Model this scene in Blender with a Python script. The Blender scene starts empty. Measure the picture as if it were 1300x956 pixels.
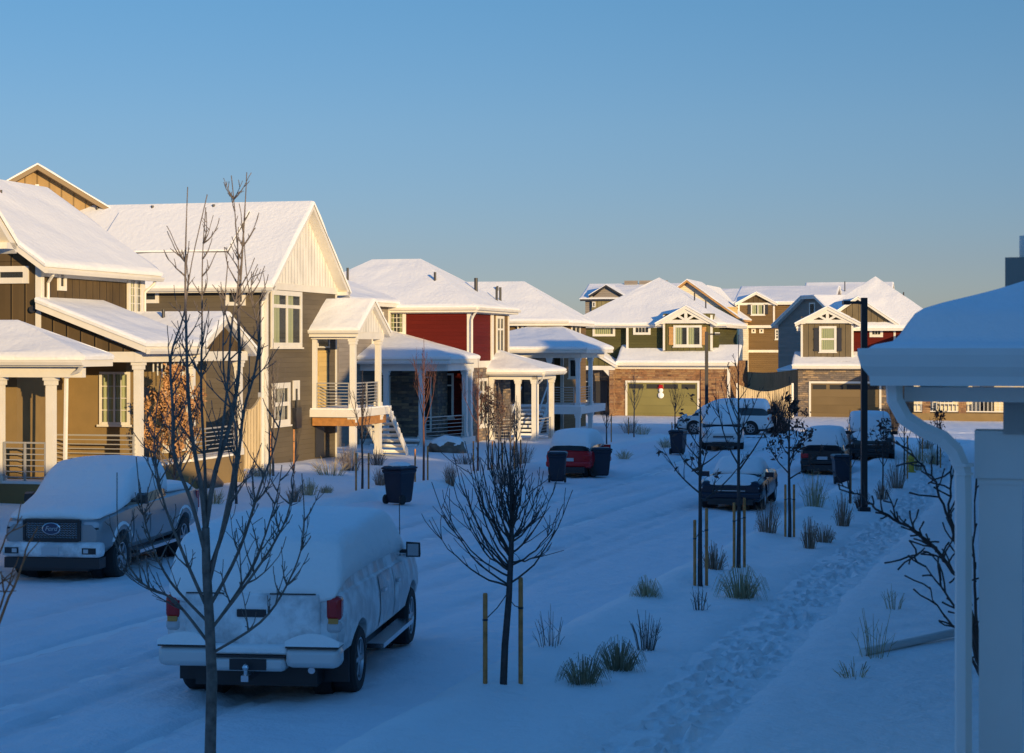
import bpy, bmesh, math, random
import numpy as np
from mathutils import Vector, noise
R = math.radians
sc = bpy.context.scene
col = sc.collection
V = Vector
# ---------------------------------------------------------------- camera model (photo pixels, 1300 wide)
FPX, CX, HY, HC = 2400.0, 650.0, 440.0, 4.0
SUN_AZ, SUN_EL = R(30), R(9.0)          # azimuth: to the right of straight behind the camera
def at(px, py, d):
    return V(((px - CX) / FPX * d, d, HC + (HY - py) / FPX * d))
AL = R(14.5)
U = V((math.sin(AL), math.cos(AL), 0))      # along the street, away
N = V((math.cos(AL), -math.sin(AL), 0))     # from the left row towards the street

# ---------------------------------------------------------------- mesh builder
class MB:
    def __init__(s): s.v = []; s.f = []
    def add(s, vs, fs):
        o = len(s.v); s.v += [V(v) for v in vs]; s.f += [tuple(i + o for i in f) for f in fs]
    def box(s, o, a, b, c):
        o, a, b, c = V(o), V(a), V(b), V(c)
        s.add([o, o+a, o+a+b, o+b, o+c, o+a+c, o+a+b+c, o+b+c],
              [(0,3,2,1),(4,5,6,7),(0,1,5,4),(1,2,6,5),(2,3,7,6),(3,0,4,7)])
    def bx(s, x0, x1, y0, y1, z0, z1):
        s.box((x0,y0,z0),(x1-x0,0,0),(0,y1-y0,0),(0,0,z1-z0))
    def prism(s, poly, vec):
        n = len(poly); vec = V(vec); p = [V(q) for q in poly]
        s.add(p + [q + vec for q in p],
              [tuple(range(n))[::-1], tuple(range(n, 2*n))] + [(i, (i+1) % n, (i+1) % n + n, i + n) for i in range(n)])
    def tube(s, pts, rad, n=6, cap=True):
        pts = [V(p) for p in pts]; m = len(pts)
        if not hasattr(rad, '__len__'): rad = [rad] * m
        t0 = (pts[1] - pts[0]).normalized()
        ref = V((0,0,1)) if abs(t0.z) < .9 else V((1,0,0))
        x = t0.cross(ref).normalized(); vs = []
        for i in range(m):
            t = (pts[min(i+1, m-1)] - pts[max(i-1, 0)])
            if t.length < 1e-9: t = t0
            t.normalize()
            x = (x - t * x.dot(t))
            if x.length < 1e-6: x = t.orthogonal()
            x.normalize(); y = t.cross(x)
            for k in range(n):
                a = 2 * math.pi * k / n
                vs.append(pts[i] + (x * math.cos(a) + y * math.sin(a)) * rad[i])
        fs = [(i*n+k, i*n+(k+1) % n, (i+1)*n+(k+1) % n, (i+1)*n+k) for i in range(m-1) for k in range(n)]
        if cap: fs += [tuple(range(n))[::-1], tuple(range((m-1)*n, m*n))]
        s.add(vs, fs)
    def lathe(s, prof, o, axis, n=20):
        o = V(o); t = V(axis).normalized(); x = t.orthogonal().normalized(); y = t.cross(x); vs = []
        for (r, h) in prof:
            for k in range(n):
                a = 2*math.pi*k/n; vs.append(o + t*h + (x*math.cos(a) + y*math.sin(a))*r)
        m = len(prof)
        s.add(vs, [(i*n+k, i*n+(k+1) % n, (i+1)*n+(k+1) % n, (i+1)*n+k) for i in range(m-1) for k in range(n)]
              + [tuple(range(n))[::-1], tuple(range((m-1)*n, m*n))])
    def loft(s, rings, cap=True):
        n = len(rings[0]); m = len(rings); vs = [p for r in rings for p in r]
        fs = [(i*n+k, i*n+(k+1) % n, (i+1)*n+(k+1) % n, (i+1)*n+k) for i in range(m-1) for k in range(n)]
        if cap: fs += [tuple(range(n))[::-1], tuple(range((m-1)*n, m*n))]
        s.add(vs, fs)
    def build(s, name, mat, parent=None, smooth=None, fix=True, sub=0):
        off = V((0,0,0)); p = parent
        while p is not None:
            off = off + p.location; p = p.parent
        me = bpy.data.meshes.new(name)
        me.from_pydata([tuple(v - off) for v in s.v], [], s.f)
        if fix:
            b = bmesh.new(); b.from_mesh(me)
            bmesh.ops.recalc_face_normals(b, faces=b.faces); b.to_mesh(me); b.free()
        me.materials.append(mat)
        if smooth is not None:
            me.shade_smooth()
            if smooth < 180: me.set_sharp_from_angle(angle=R(smooth))
        o = bpy.data.objects.new(name, me); col.objects.link(o)
        if parent is not None: o.parent = parent
        if sub:
            md = o.modifiers.new('sub', 'SUBSURF'); md.levels = sub; md.render_levels = sub
        return o

def thing(name, label, cat, loc=(0,0,0), group=None):
    o = bpy.data.objects.new(name, None); col.objects.link(o)
    o.empty_display_size = .3
    o.location = loc; o['label'] = label; o['category'] = cat
    if group: o['group'] = group
    return o
def tag(o, label, cat, group=None):
    o['label'] = label; o['category'] = cat
    if group: o['group'] = group
    return o
def copy_tree(o, parent=None):
    c = o.copy(); col.objects.link(c)
    if parent is not None: c.parent = parent
    for ch in list(o.children): copy_tree(ch, c)
    return c

# ---------------------------------------------------------------- materials
def newmat(name):
    m = bpy.data.materials.new(name); m.use_nodes = True
    return m, m.node_tree, m.node_tree.nodes['Principled BSDF']
def lk(nt, a, b): nt.links.new(a, b)
def mth(nt, op, a, b=None, c=None):
    n = nt.nodes.new('ShaderNodeMath'); n.operation = op
    for i, x in enumerate((a, b, c)):
        if x is None: continue
        if isinstance(x, (int, float)): n.inputs[i].default_value = x
        else: lk(nt, x, n.inputs[i])
    return n.outputs[0]
def coords(nt):
    "horizontal run along a vertical wall, and height"
    g = nt.nodes.new('ShaderNodeNewGeometry')
    c = nt.nodes.new('ShaderNodeVectorMath'); c.operation = 'CROSS_PRODUCT'
    lk(nt, g.outputs['True Normal'], c.inputs[0]); c.inputs[1].default_value = (0,0,1)
    nn = nt.nodes.new('ShaderNodeVectorMath'); nn.operation = 'NORMALIZE'; lk(nt, c.outputs[0], nn.inputs[0])
    d = nt.nodes.new('ShaderNodeVectorMath'); d.operation = 'DOT_PRODUCT'
    lk(nt, nn.outputs[0], d.inputs[0]); lk(nt, g.outputs['Position'], d.inputs[1])
    sp = nt.nodes.new('ShaderNodeSeparateXYZ'); lk(nt, g.outputs['Position'], sp.inputs[0])
    return d.outputs['Value'], sp.outputs['Z'], g
def bump(nt, bs, h, dist, strength=1.0, nrm=None):
    b = nt.nodes.new('ShaderNodeBump'); b.inputs['Distance'].default_value = dist; b.inputs['Strength'].default_value = strength
    lk(nt, h, b.inputs['Height'])
    if nrm is not None: lk(nt, nrm, b.inputs['Normal'])
    lk(nt, b.outputs[0], bs.inputs['Normal']); return b.outputs[0]
def noise_tex(nt, scale, detail=4, vec=None, rough=.55):
    n = nt.nodes.new('ShaderNodeTexNoise'); n.inputs['Scale'].default_value = scale
    n.inputs['Detail'].default_value = detail; n.inputs['Roughness'].default_value = rough
    if vec is None:
        g = nt.nodes.new('ShaderNodeNewGeometry'); vec = g.outputs['Position']
    lk(nt, vec, n.inputs['Vector']); return n.outputs['Fac']
def tint(nt, bs, colr, fac, lo=.85, hi=1.12):
    "modulate the base colour a little by fac"
    r = nt.nodes.new('ShaderNodeMapRange'); lk(nt, fac, r.inputs[0])
    r.inputs[1].default_value = .3; r.inputs[2].default_value = .7
    r.inputs[3].default_value = lo; r.inputs[4].default_value = hi
    mx = nt.nodes.new('ShaderNodeMix'); mx.data_type = 'RGBA'; mx.blend_type = 'MULTIPLY'; mx.inputs[0].default_value = 1
    mx.inputs[6].default_value = (*colr, 1); lk(nt, r.outputs[0], mx.inputs[7])
    lk(nt, mx.outputs[2], bs.inputs['Base Color']); return mx
def plain(name, c, rough=.6, metal=0, var=.0, scale=3, bumps=0, spec=.5):
    m, nt, b = newmat(name)
    b.inputs['Base Color'].default_value = (*c, 1); b.inputs['Roughness'].default_value = rough
    b.inputs['Metallic'].default_value = metal; b.inputs['Specular IOR Level'].default_value = spec
    if var:
        f = noise_tex(nt, scale); tint(nt, b, c, f, 1 - var, 1 + var)
        if bumps: bump(nt, b, f, bumps)
    return m
def lap(name, c, h=.18):
    m, nt, b = newmat(name); s, z, g = coords(nt)
    fr = mth(nt, 'FRACT', mth(nt, 'DIVIDE', z, h))
    hh = mth(nt, 'SUBTRACT', 1, fr)
    row = mth(nt, 'FLOOR', mth(nt, 'DIVIDE', z, h))
    cv = nt.nodes.new('ShaderNodeCombineXYZ'); lk(nt, mth(nt, 'MULTIPLY', s, .25), cv.inputs[0]); lk(nt, mth(nt, 'MULTIPLY', row, 7.31), cv.inputs[1])
    tint(nt, b, c, noise_tex(nt, 1.0, 3, cv.outputs[0]), .86, 1.14)
    bump(nt, b, hh, .045, 1); b.inputs['Roughness'].default_value = .75; b.inputs['Specular IOR Level'].default_value = .2
    return m
def batten(name, c, w=.4):
    m, nt, b = newmat(name); s, z, g = coords(nt)
    fr = mth(nt, 'FRACT', mth(nt, 'DIVIDE', s, w))
    pk = mth(nt, 'SMOOTH_MIN', mth(nt, 'MULTIPLY', mth(nt, 'ABSOLUTE', mth(nt, 'SUBTRACT', fr, .5)), 12), 1.0, .3)
    board = mth(nt, 'FLOOR', mth(nt, 'DIVIDE', s, w))
    cv = nt.nodes.new('ShaderNodeCombineXYZ'); lk(nt, mth(nt, 'MULTIPLY', z, .6), cv.inputs[0]); lk(nt, mth(nt, 'MULTIPLY', board, 5.7), cv.inputs[1])
    tint(nt, b, c, noise_tex(nt, 1.0, 3, cv.outputs[0]), .85, 1.15)
    bump(nt, b, mth(nt, 'SUBTRACT', 1, pk), .045, 1); b.inputs['Roughness'].default_value = .75; b.inputs['Specular IOR Level'].default_value = .2
    return m
def stone(name, cols, bw=.55, bh=.14):
    m, nt, b = newmat(name); s, z, g = coords(nt)
    cv = nt.nodes.new('ShaderNodeCombineXYZ'); lk(nt, s, cv.inputs[0]); lk(nt, z, cv.inputs[1])
    br = nt.nodes.new('ShaderNodeTexBrick'); lk(nt, cv.outputs[0], br.inputs['Vector'])
    br.inputs['Scale'].default_value = 1; br.inputs['Brick Width'].default_value = bw; br.inputs['Row Height'].default_value = bh
    br.inputs['Mortar Size'].default_value = .012; br.inputs['Color1'].default_value = (0,0,0,1); br.inputs['Color2'].default_value = (1,1,1,1)
    br.inputs['Mortar'].default_value = (.5,.5,.5,1); br.offset = .37; br.squash = 1.6; br.squash_frequency = 3
    ad = nt.nodes.new('ShaderNodeMath'); ad.operation = 'MULTIPLY_ADD'
    lk(nt, noise_tex(nt, 2.3, 3, cv.outputs[0]), ad.inputs[0]); ad.inputs[1].default_value = .8
    sepc = nt.nodes.new('ShaderNodeSeparateColor'); lk(nt, br.outputs['Color'], sepc.inputs[0])
    lk(nt, mth(nt, 'MULTIPLY_ADD', sepc.outputs[0], .8, -.3), ad.inputs[2])
    rp = nt.nodes.new('ShaderNodeValToRGB'); lk(nt, ad.outputs[0], rp.inputs[0]); rp.color_ramp.interpolation = 'LINEAR'
    el = rp.color_ramp.elements
    while len(el) < len(cols): el.new(.5)
    for i, c in enumerate(cols): el[i].position = i / (len(cols) - 1); el[i].color = (*c, 1)
    lk(nt, rp.outputs[0], b.inputs['Base Color'])
    bump(nt, b, mth(nt, 'ADD', mth(nt, 'MULTIPLY', br.outputs['Fac'], -1.0), noise_tex(nt, 9, 3, cv.outputs[0])), .04, 1)
    b.inputs['Roughness'].default_value = .85; b.inputs['Specular IOR Level'].default_value = .2
    return m
def mat_snow(name, c=(.87,.87,.865), scale=5, dist=.03, fine=60, packed=False):
    m, nt, b = newmat(name)
    b.inputs['Base Color'].default_value = (*c, 1); b.inputs['Roughness'].default_value = .75
    b.inputs['Specular IOR Level'].default_value = .25
    if packed:      # wheel-packed, slightly gritty snow where traffic has pressed it down
        a = nt.nodes.new('ShaderNodeAttribute'); a.attribute_name = 'packed'; mx = nt.nodes.new('ShaderNodeMix'); mx.data_type = 'RGBA'
        lk(nt, mth(nt, 'MULTIPLY', a.outputs['Fac'], mth(nt, 'MULTIPLY_ADD', noise_tex(nt, 2.5, 4), 1.3, .15)), mx.inputs[0]); mx.inputs[6].default_value = (*c, 1); mx.inputs[7].default_value = (.50,.50,.51,1); lk(nt, mx.outputs[2], b.inputs['Base Color'])
    g = nt.nodes.new('ShaderNodeNewGeometry')
    f = mth(nt, 'ADD', noise_tex(nt, scale, 5, g.outputs['Position']), mth(nt, 'MULTIPLY', noise_tex(nt, fine, 2, g.outputs['Position']), .12))
    bump(nt, b, f, dist, .8)
    return m
def mat_glass(name, c=(.05,.065,.07), al=.45):
    m, nt, b = newmat(name)
    b.inputs['Base Color'].default_value = (*c, 1); b.inputs['Roughness'].default_value = .04
    b.inputs['Alpha'].default_value = al; b.inputs['Specular IOR Level'].default_value = .8
    return m
def curtain_mat(name, c):
    m, nt, b = newmat(name); s, z, g = coords(nt)
    w = mth(nt, 'SINE', mth(nt, 'MULTIPLY', s, 45)); bump(nt, b, w, .02, .8)
    b.inputs['Base Color'].default_value = (*c, 1); b.inputs['Roughness'].default_value = .9
    return m
M = {}
M['snow'] = mat_snow('snow'); M['snow_soft'] = mat_snow('snow_on_vehicles', scale=4, dist=.06, fine=30)
M['snow_ground'] = mat_snow('snow_ground', scale=1.6, dist=.12, fine=14)
M['snow_road'] = mat_snow('snow_on_road', (.80,.82,.85), scale=2.2, dist=.10, fine=22, packed=True)
M['trim'] = plain('white_trim', (.74,.70,.62), .55, var=.06, scale=1.5)
M['trim_cool'] = plain('pale_trim', (.72,.72,.70), .5, var=.05, scale=1.5)
M['metal'] = plain('rail_metal', (.45,.44,.42), .4, .3)
M['gable_white'] = batten('white_batten', (.76,.73,.66), .3)
M['brown'] = batten('brown_batten', (.10,.068,.034), .42)
M['brown_fine'] = batten('brown_fine_batten', (.10,.068,.034), .2)
M['tan_batten'] = batten('tan_batten', (.36,.24,.11), .45)
M['tan_trim'] = plain('tan_trim_paint', (.22,.15,.075), .6); M['stucco'] = plain('tan_stucco', (.245,.165,.068), .85, var=.08, scale=2, bumps=.01)
M['gray'] = lap('gray_brown_lap', (.125,.102,.072)); M['red'] = lap('red_lap', (.105,.0085,.005))
M['tanlap'] = lap('tan_lap', (.165,.105,.048)); M['green'] = lap('green_lap', (.085,.078,.028)); M['green_b'] = batten('green_batten', (.125,.11,.042), .4)
M['taupe_b'] = batten('taupe_batten', (.16,.125,.075), .42); M['slate'] = lap('slate_lap', (.27,.235,.20)); M['creamlap'] = lap('cream_lap', (.78,.70,.52))
M['yellow_lap'] = lap('yellow_lap', (.62,.44,.18)); M['olive_b'] = batten('olive_batten', (.25,.21,.1), .4)
M['stone_warm'] = stone('warm_stone', [(.10,.06,.04),(.30,.15,.075),(.36,.22,.11),(.20,.11,.07),(.50,.34,.2)])
M['stone_dark'] = stone('dark_stone', [(.08,.07,.07),(.22,.18,.155),(.14,.12,.11),(.42,.30,.19),(.10,.09,.085)])
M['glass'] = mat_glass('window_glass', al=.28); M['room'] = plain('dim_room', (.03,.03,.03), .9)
M['cur_green'] = curtain_mat('green_curtain', (.58,.62,.33)); M['cur_white'] = curtain_mat('pale_curtain', (.55,.52,.42))
M['garage_green'] = lap('green_garage', (.21,.185,.07), .55); M['garage_taupe'] = lap('taupe_garage', (.175,.125,.065), .55)
M['dark'] = plain('dark_trim', (.03,.03,.035), .5); M['orange'] = plain('orange_wood', (.5,.27,.09), .7, var=.2, scale=8)
M['beam'] = plain('brown_beam', (.42,.19,.05), .7, var=.2, scale=6)
M['fence'] = batten('tan_fence', (.55,.43,.26), .15); M['bark'] = plain('bark', (.15,.122,.105), .85, var=.35, scale=14, bumps=.01)
M['bark_dark'] = plain('dark_bark', (.055,.045,.045), .85, var=.3, scale=14); M['bark_red'] = plain('red_bark', (.15,.06,.04), .8, var=.3, scale=14)
M['stake'] = plain('stake_wood', (.52,.22,.07), .8, var=.3, scale=9); M['leaf'] = plain('dry_leaf', (.42,.22,.09), .7, var=.4, scale=7)
M['leaf_dark'] = plain('dark_dry_leaf', (.09,.05,.04), .8, var=.4, scale=7); M['russet'] = plain('russet_twig', (.30,.19,.13), .9, var=.4, scale=7)
M['grass'] = plain('winter_grass', (.40,.32,.18), .9, var=.4, scale=5); M['grass_dark'] = plain('dark_grass', (.23,.20,.12), .9, var=.4, scale=5)
M['bin'] = plain('bin_plastic', (.010,.014,.03), .45, var=.15, scale=5); M['rubber'] = plain('rubber', (.02,.02,.022), .8)
M['black'] = plain('black_plastic', (.02,.02,.024), .45); M['pole'] = plain('dark_pole', (.018,.016,.018), .5)
M['chrome'] = plain('chrome', (.6,.6,.62), .22, 1.0); M['rim'] = plain('alloy', (.42,.43,.45), .3, .9)
M['tail'] = plain('tail_lens', (.42,.015,.02), .2); M['clear'] = plain('clear_lens', (.5,.5,.52), .12); M['amber'] = plain('amber_lens', (.55,.24,.05), .25)
M['rock'] = plain('boulder', (.16,.12,.09), .9, var=.4, scale=3, bumps=.05); M['yellow'] = plain('hydrant_paint', (.6,.42,.05), .5)
M['blue_badge'] = plain('badge_blue', (.03,.045,.10), .4)

# ---------------------------------------------------------------- terrain
CTRL = [(447,900,20.5),(505,850,23.8),(145,726,37),(505,638,53),(940,645,62),(725,606,70),(910,570,83),(840,527,130),
        (1040,530,130),(1096,648,55),(338,575,66.9),(60,620,49),(597,556,86),(715,553,100),(1200,600,75),(900,860,22.9),
        (640,872,22),(893,745,34),(1000,685,46),(250,606,56),(660,562,92)]
_c = [at(*c) for c in CTRL]
_c = np.array([[p.x, p.y, p.z] for p in _c] + [[0,0,0],[12,5,0],[-20,5,0],[-30,30,0],[-30,60,.2],[30,40,-.4],[40,80,-.8],[-20,100,0],
              [0,160,-.5],[40,160,-.6],[-60,160,-.3],[80,120,-.8],[80,30,-.3],[-60,60,.2],[0,-40,0],[40,-30,0],[-40,-30,0]])
def gz(x, y):
    if not (-90 < x < 120 and -60 < y < 220): return -.4
    r2 = (_c[:,0]-x)**2 + (_c[:,1]-y)**2
    w = np.exp(-r2/(2*9.0**2)) + 2e-3*np.exp(-r2/(2*40.0**2)) + 1e-7
    dx = _c[:,0]-x; dy = _c[:,1]-y
    z = float((w*_c[:,2]).sum()/w.sum())
    e = max(0, min(1, (abs(x-15)-75)/30, )); e2 = max(0, min(1, (y-150)/60, )); e = max(e, e2)
    return z*(1-e) - .4*e
def on_ground(px, py):
    "the ground point seen at a photo pixel"
    lo = None; d = 6.0
    while d < 260:
        p = at(px, py, d)
        if p.z <= gz(p.x, p.y): break
        d += .5
    a, b = d-.5, d
    for _ in range(12):
        m = (a+b)/2; p = at(px, py, m)
        if p.z <= gz(p.x, p.y): b = m
        else: a = m
    p = at(px, py, b); p.z = gz(p.x, p.y); return p
RD = V((math.sin(R(15.5)), math.cos(R(15.5)), 0)); RN = V((RD.y, -RD.x, 0)); RO = V((-2.4, 38, 0)); RHW = 5.7
def road_st(x, y):
    d = V((x, y, 0)) - RO; return d.dot(RN), d.dot(RD)
def sstep(a, b, x):
    t = max(0, min(1, (x-a)/(b-a))); return t*t*(3-2*t)
CRO = RO + RD*66; CHW = 4.2        # the cross street at the far end
def in_road(x, y):
    s, t = road_st(x, y)
    k = sstep(RHW+.25, RHW-.35, abs(s)) * sstep(66, 60, t)
    k2 = sstep(CHW+.25, CHW-.35, abs(t-66))
    return max(k, k2)
SWC = 8.75; SWH = .85
def ground_h(x, y):
    z = gz(x, y)
    n = noise.noise((x*.35, y*.35, 1.3))*.05 + noise.noise((x*1.3, y*1.3, 4.1))*.018
    s, t = road_st(x, y)
    k = in_road(x, y)
    z += n*(1-k) - .16*k
    if abs(s-SWC) < SWH+.9 and t < 60: z -= .16*sstep(SWH-.08, SWH-.6, abs(s-SWC)+.10*noise.noise((t*.6, s > SWC, 2)))
    ridge = math.exp(-((abs(s)-RHW-.5)/.4)**2)*(.10+.08*noise.noise((t*.7, s, 0)))*(1 if t < 60 else 0)
    return z + ridge
def struct(o): o['kind'] = 'structure'; return o
def grid_mesh(name, xs, ys, fn, mat, pack=None):
    vs = []; fs = []; nx = len(xs)
    for y in ys:
        for x in xs: vs.append(fn(x, y))
    for j in range(len(ys)-1):
        for i in range(nx-1):
            a = j*nx+i; fs.append((a, a+1, a+1+nx, a+nx))
    me = bpy.data.meshes.new(name); me.from_pydata([tuple(v) for v in vs], [], fs); me.materials.append(mat); me.shade_smooth()
    if pack:
        at_ = me.attributes.new('packed', 'FLOAT', 'POINT'); at_.data.foreach_set('value', [pack(x, y) for y in ys for x in xs])
    o = bpy.data.objects.new(name, me); col.objects.link(o); return o
def spaced(lo, hi, fine):
    r = [fine[0]]; st = fine[2]; x = fine[0]; k = st
    while x < fine[1]: x += st; r.append(x)
    while x < hi: k *= 1.25; x += k; r.append(min(x, hi))
    x = fine[0]; k = st
    while x > lo: k *= 1.25; x -= k; r.insert(0, max(x, lo))
    return r
struct(grid_mesh('snow_ground', spaced(-900, 900, (-22, 36, .3)), spaced(-120, 1500, (14, 112, .3)),
       lambda x, y: (x, y, ground_h(x, y)), M['snow_ground']))
RUTS = ((-1.1,.17,.10),(.55,.17,.10),(-2.3,.15,.08),(2.1,.16,.085),(3.1,.15,.05),(-.35,.14,.05),(3.9,.14,.05),(-3.4,.15,.05))
def rut_c(c, t): return c + .45*math.sin(t*.045+c*3) + .14*noise.noise((t*.15, c, 2))
def road_pack(s, t):
    k = 0
    for c, w, dp in RUTS:
        k = max(k, dp*5.5*math.exp(-(abs(s-rut_c(c, t))/w)**4) * (.6+.7*noise.noise((t*.8, c*5, 0))))
    return max(0, min(1, k)) + .25*sstep(4.2, 2.2, abs(s))*max(0, .4+noise.noise((s*.9, t*.25, 6)))
def road_pt(s, t):
    p = RO + RD*t + RN*s
    z = gz(p.x, p.y) - .075
    for c, w, dp in RUTS:
        cc = rut_c(c, t)
        a = abs(s-cc)
        z -= dp*math.exp(-(a/w)**6) * (.75+.5*noise.noise((t*1.7, c*5, 0))) - dp*-.45*math.exp(-((a-w-.13)/.09)**2)
    z += .03*noise.noise((s*3.2, t*1.6, 7)) + .016*noise.noise((s*7, t*4, 2)) + .03*noise.noise((s*.6, t*.3, 3))
    return (p.x, p.y, z)
def lin(a, b, st):
    n = int(round((b-a)/st)); return [a+(b-a)*i/n for i in range(n+1)]
struct(grid_mesh('road', lin(-RHW, RHW, .12), lin(-80, -24, 2) + lin(-23.8, 20, .16) + lin(20.25, 62, .25), road_pt, M['snow_road'], road_pack))
def cross_pt(a, b):
    p = CRO + RN*a + RD*b
    z = gz(p.x, p.y) - .08 + .02*noise.noise((a*.8, b*2, 1)) - .04*math.exp(-((abs(b)-1.0)/.2)**4)
    return (p.x, p.y, z)
struct(grid_mesh('cross_street', lin(-45, 60, .5), lin(-CHW, CHW, .2), cross_pt, M['snow_road']))
_rf = random.Random(5); PRINTS = {}
for k in range(1100):
    lane = _rf.choice((-.3, 0, .28)); t = _rf.uniform(-20, 50); s = lane + _rf.gauss(0, .13)
    PRINTS.setdefault(int(t/.6), []).append((s, t, _rf.uniform(-.25, .25), _rf.uniform(.05, .085)))
def walk_pt(s, t):
    p = RO + RD*t + RN*(SWC+s)
    z = gz(p.x, p.y) - .055 + .02*noise.noise((s*3, t*1.5, 9))
    for b in (-1, 0, 1):
        for (ps, pt, a, dp) in PRINTS.get(int(t/.6)+b, ()):
            ds = (s-ps)*math.cos(a) + (t-pt)*math.sin(a); dt = -(s-ps)*math.sin(a) + (t-pt)*math.cos(a)
            q = (ds/.075)**2 + (dt/.16)**2
            if q < 6: z -= dp*math.exp(-q*q*.6) - .022*math.exp(-(q-2.2)**2)
    z -= .2*sstep(SWH-.05, SWH, abs(s))
    return (p.x, p.y, z)
struct(grid_mesh('sidewalk', lin(-SWH, SWH, .05), lin(-22, 10, .06) + lin(10.1, 58, .12), walk_pt, M['snow_ground']))
# ---------------------------------------------------------------- house kit
class Fc:
    "a vertical wall plane: origin, heading of its run (deg from straight ahead), outward = right of the run"
    def __init__(s, o, ang):
        s.o = V((o[0], o[1], 0)); a = R(ang); s.u = V((math.sin(a), math.cos(a), 0)); s.n = V((math.cos(a), -math.sin(a), 0))
    def p(s, a, z, out=0): return s.o + s.u*a + s.n*out + V((0,0,z))
    def px(s, px, py, out=0):
        k = (px-CX)/FPX; o = s.o + s.n*out          # (o.x+u.x a) = k (o.y+u.y a)
        a = (k*o.y - o.x)/(s.u.x - k*s.u.y); d = o.y + s.u.y*a
        return a, HC + (HY-py)/FPX*d
    def box(s, mb, a0, a1, z0, z1, o0, o1):
        mb.box(s.p(a0, z0, o0), s.u*(a1-a0), s.n*(o1-o0), (0,0,z1-z0))
    def off(s, a=0, out=0): q = s.p(a, 0, out); f = Fc((q.x, q.y), 0); f.u, f.n = s.u, s.n; return f
def front(o): return Fc(o, 14.5)
def side(o): return Fc(o, 104.5)
def window(fc, a0, a1, z0, z1, root, cols=1, rows=(), trim=.1, curtain=None, cfrac=((0, .5),), out=0., tm='trim', sill=True, grid=0, name='window'):
    mb = MB(); e = out
    b = lambda x0, x1, y0, y1, d: fc.box(mb, x0, x1, y0, y1, e-.02, e+d)
    b(a0, a0+trim, z0, z1, .06); b(a1-trim, a1, z0, z1, .06)
    b(a0+trim, a1-trim, z1-trim, z1, .066); b(a0+trim, a1-trim, z0, z0+trim, .066)
    if sill: b(a0-.05, a1+.05, z0-.06, z0-.001, .11)
    i0, i1, j0, j1 = a0+trim, a1-trim, z0+trim, z1-trim
    mw = trim*.75
    for c in range(1, cols): x = i0+(i1-i0)*c/cols; b(x-mw/2, x+mw/2, j0, j1, .055)
    for r in rows: y = j0+(j1-j0)*r; b(i0, i1, y-mw/2, y+mw/2, .05)
    if grid:
        gc, gr = grid
        for c in range(1, gc): x = i0+(i1-i0)*c/gc; b(x-.012, x+.012, j0, j1, .038)
        for r in range(1, gr): y = j0+(j1-j0)*r/gr; b(i0, i1, y-.012, y+.012, .037)
    f = mb.build(name, M[tm], root)
    def quad(nm, x0, x1, y0, y1, d, mat):
        q = MB(); q.add([fc.p(x0,y0,e+d), fc.p(x1,y0,e+d), fc.p(x1,y1,e+d), fc.p(x0,y1,e+d)], [(0,1,2,3)]); q.build(nm, M[mat], f, fix=False)
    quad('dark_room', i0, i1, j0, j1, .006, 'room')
    if curtain:
        for (u0, u1) in cfrac:
            for c in range(cols):
                w = (i1-i0)/cols; quad('curtain', i0+w*(c+u0), i0+w*(c+u1), j0, j1, .014, curtain)
    quad('pane', i0, i1, j0, j1, .03, 'glass')
    return f
def wpx(fc, x0, y0, x1, y1, root, out=0., **k):
    a0, t = fc.px(x0, y0, out); a1, t2 = fc.px(x1, y0, out); _, b = fc.px(x0, y1, out); _, b2 = fc.px(x1, y1, out)
    return window(fc, a0, a1, (b+b2)/2, (t+t2)/2, root, out=out, **k)
def poly_off(poly, offs):
    n = len(poly); L = []
    for i in range(n):
        a, b = poly[i], poly[(i+1) % n]; d = V((b.x-a.x, b.y-a.y)); d.normalize(); nn = V((-d.y, d.x)); L.append((V((a.x, a.y)) + nn*offs[i], d))
    r = []
    for i in range(n):
        (p, d), (q, e) = L[i-1], L[i]; cr = d.x*e.y - d.y*e.x
        if abs(cr) < 1e-4: r.append(q); continue
        w = q-p; r.append(p + d*((w.x*e.y - w.y*e.x)/cr))
    return r
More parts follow.
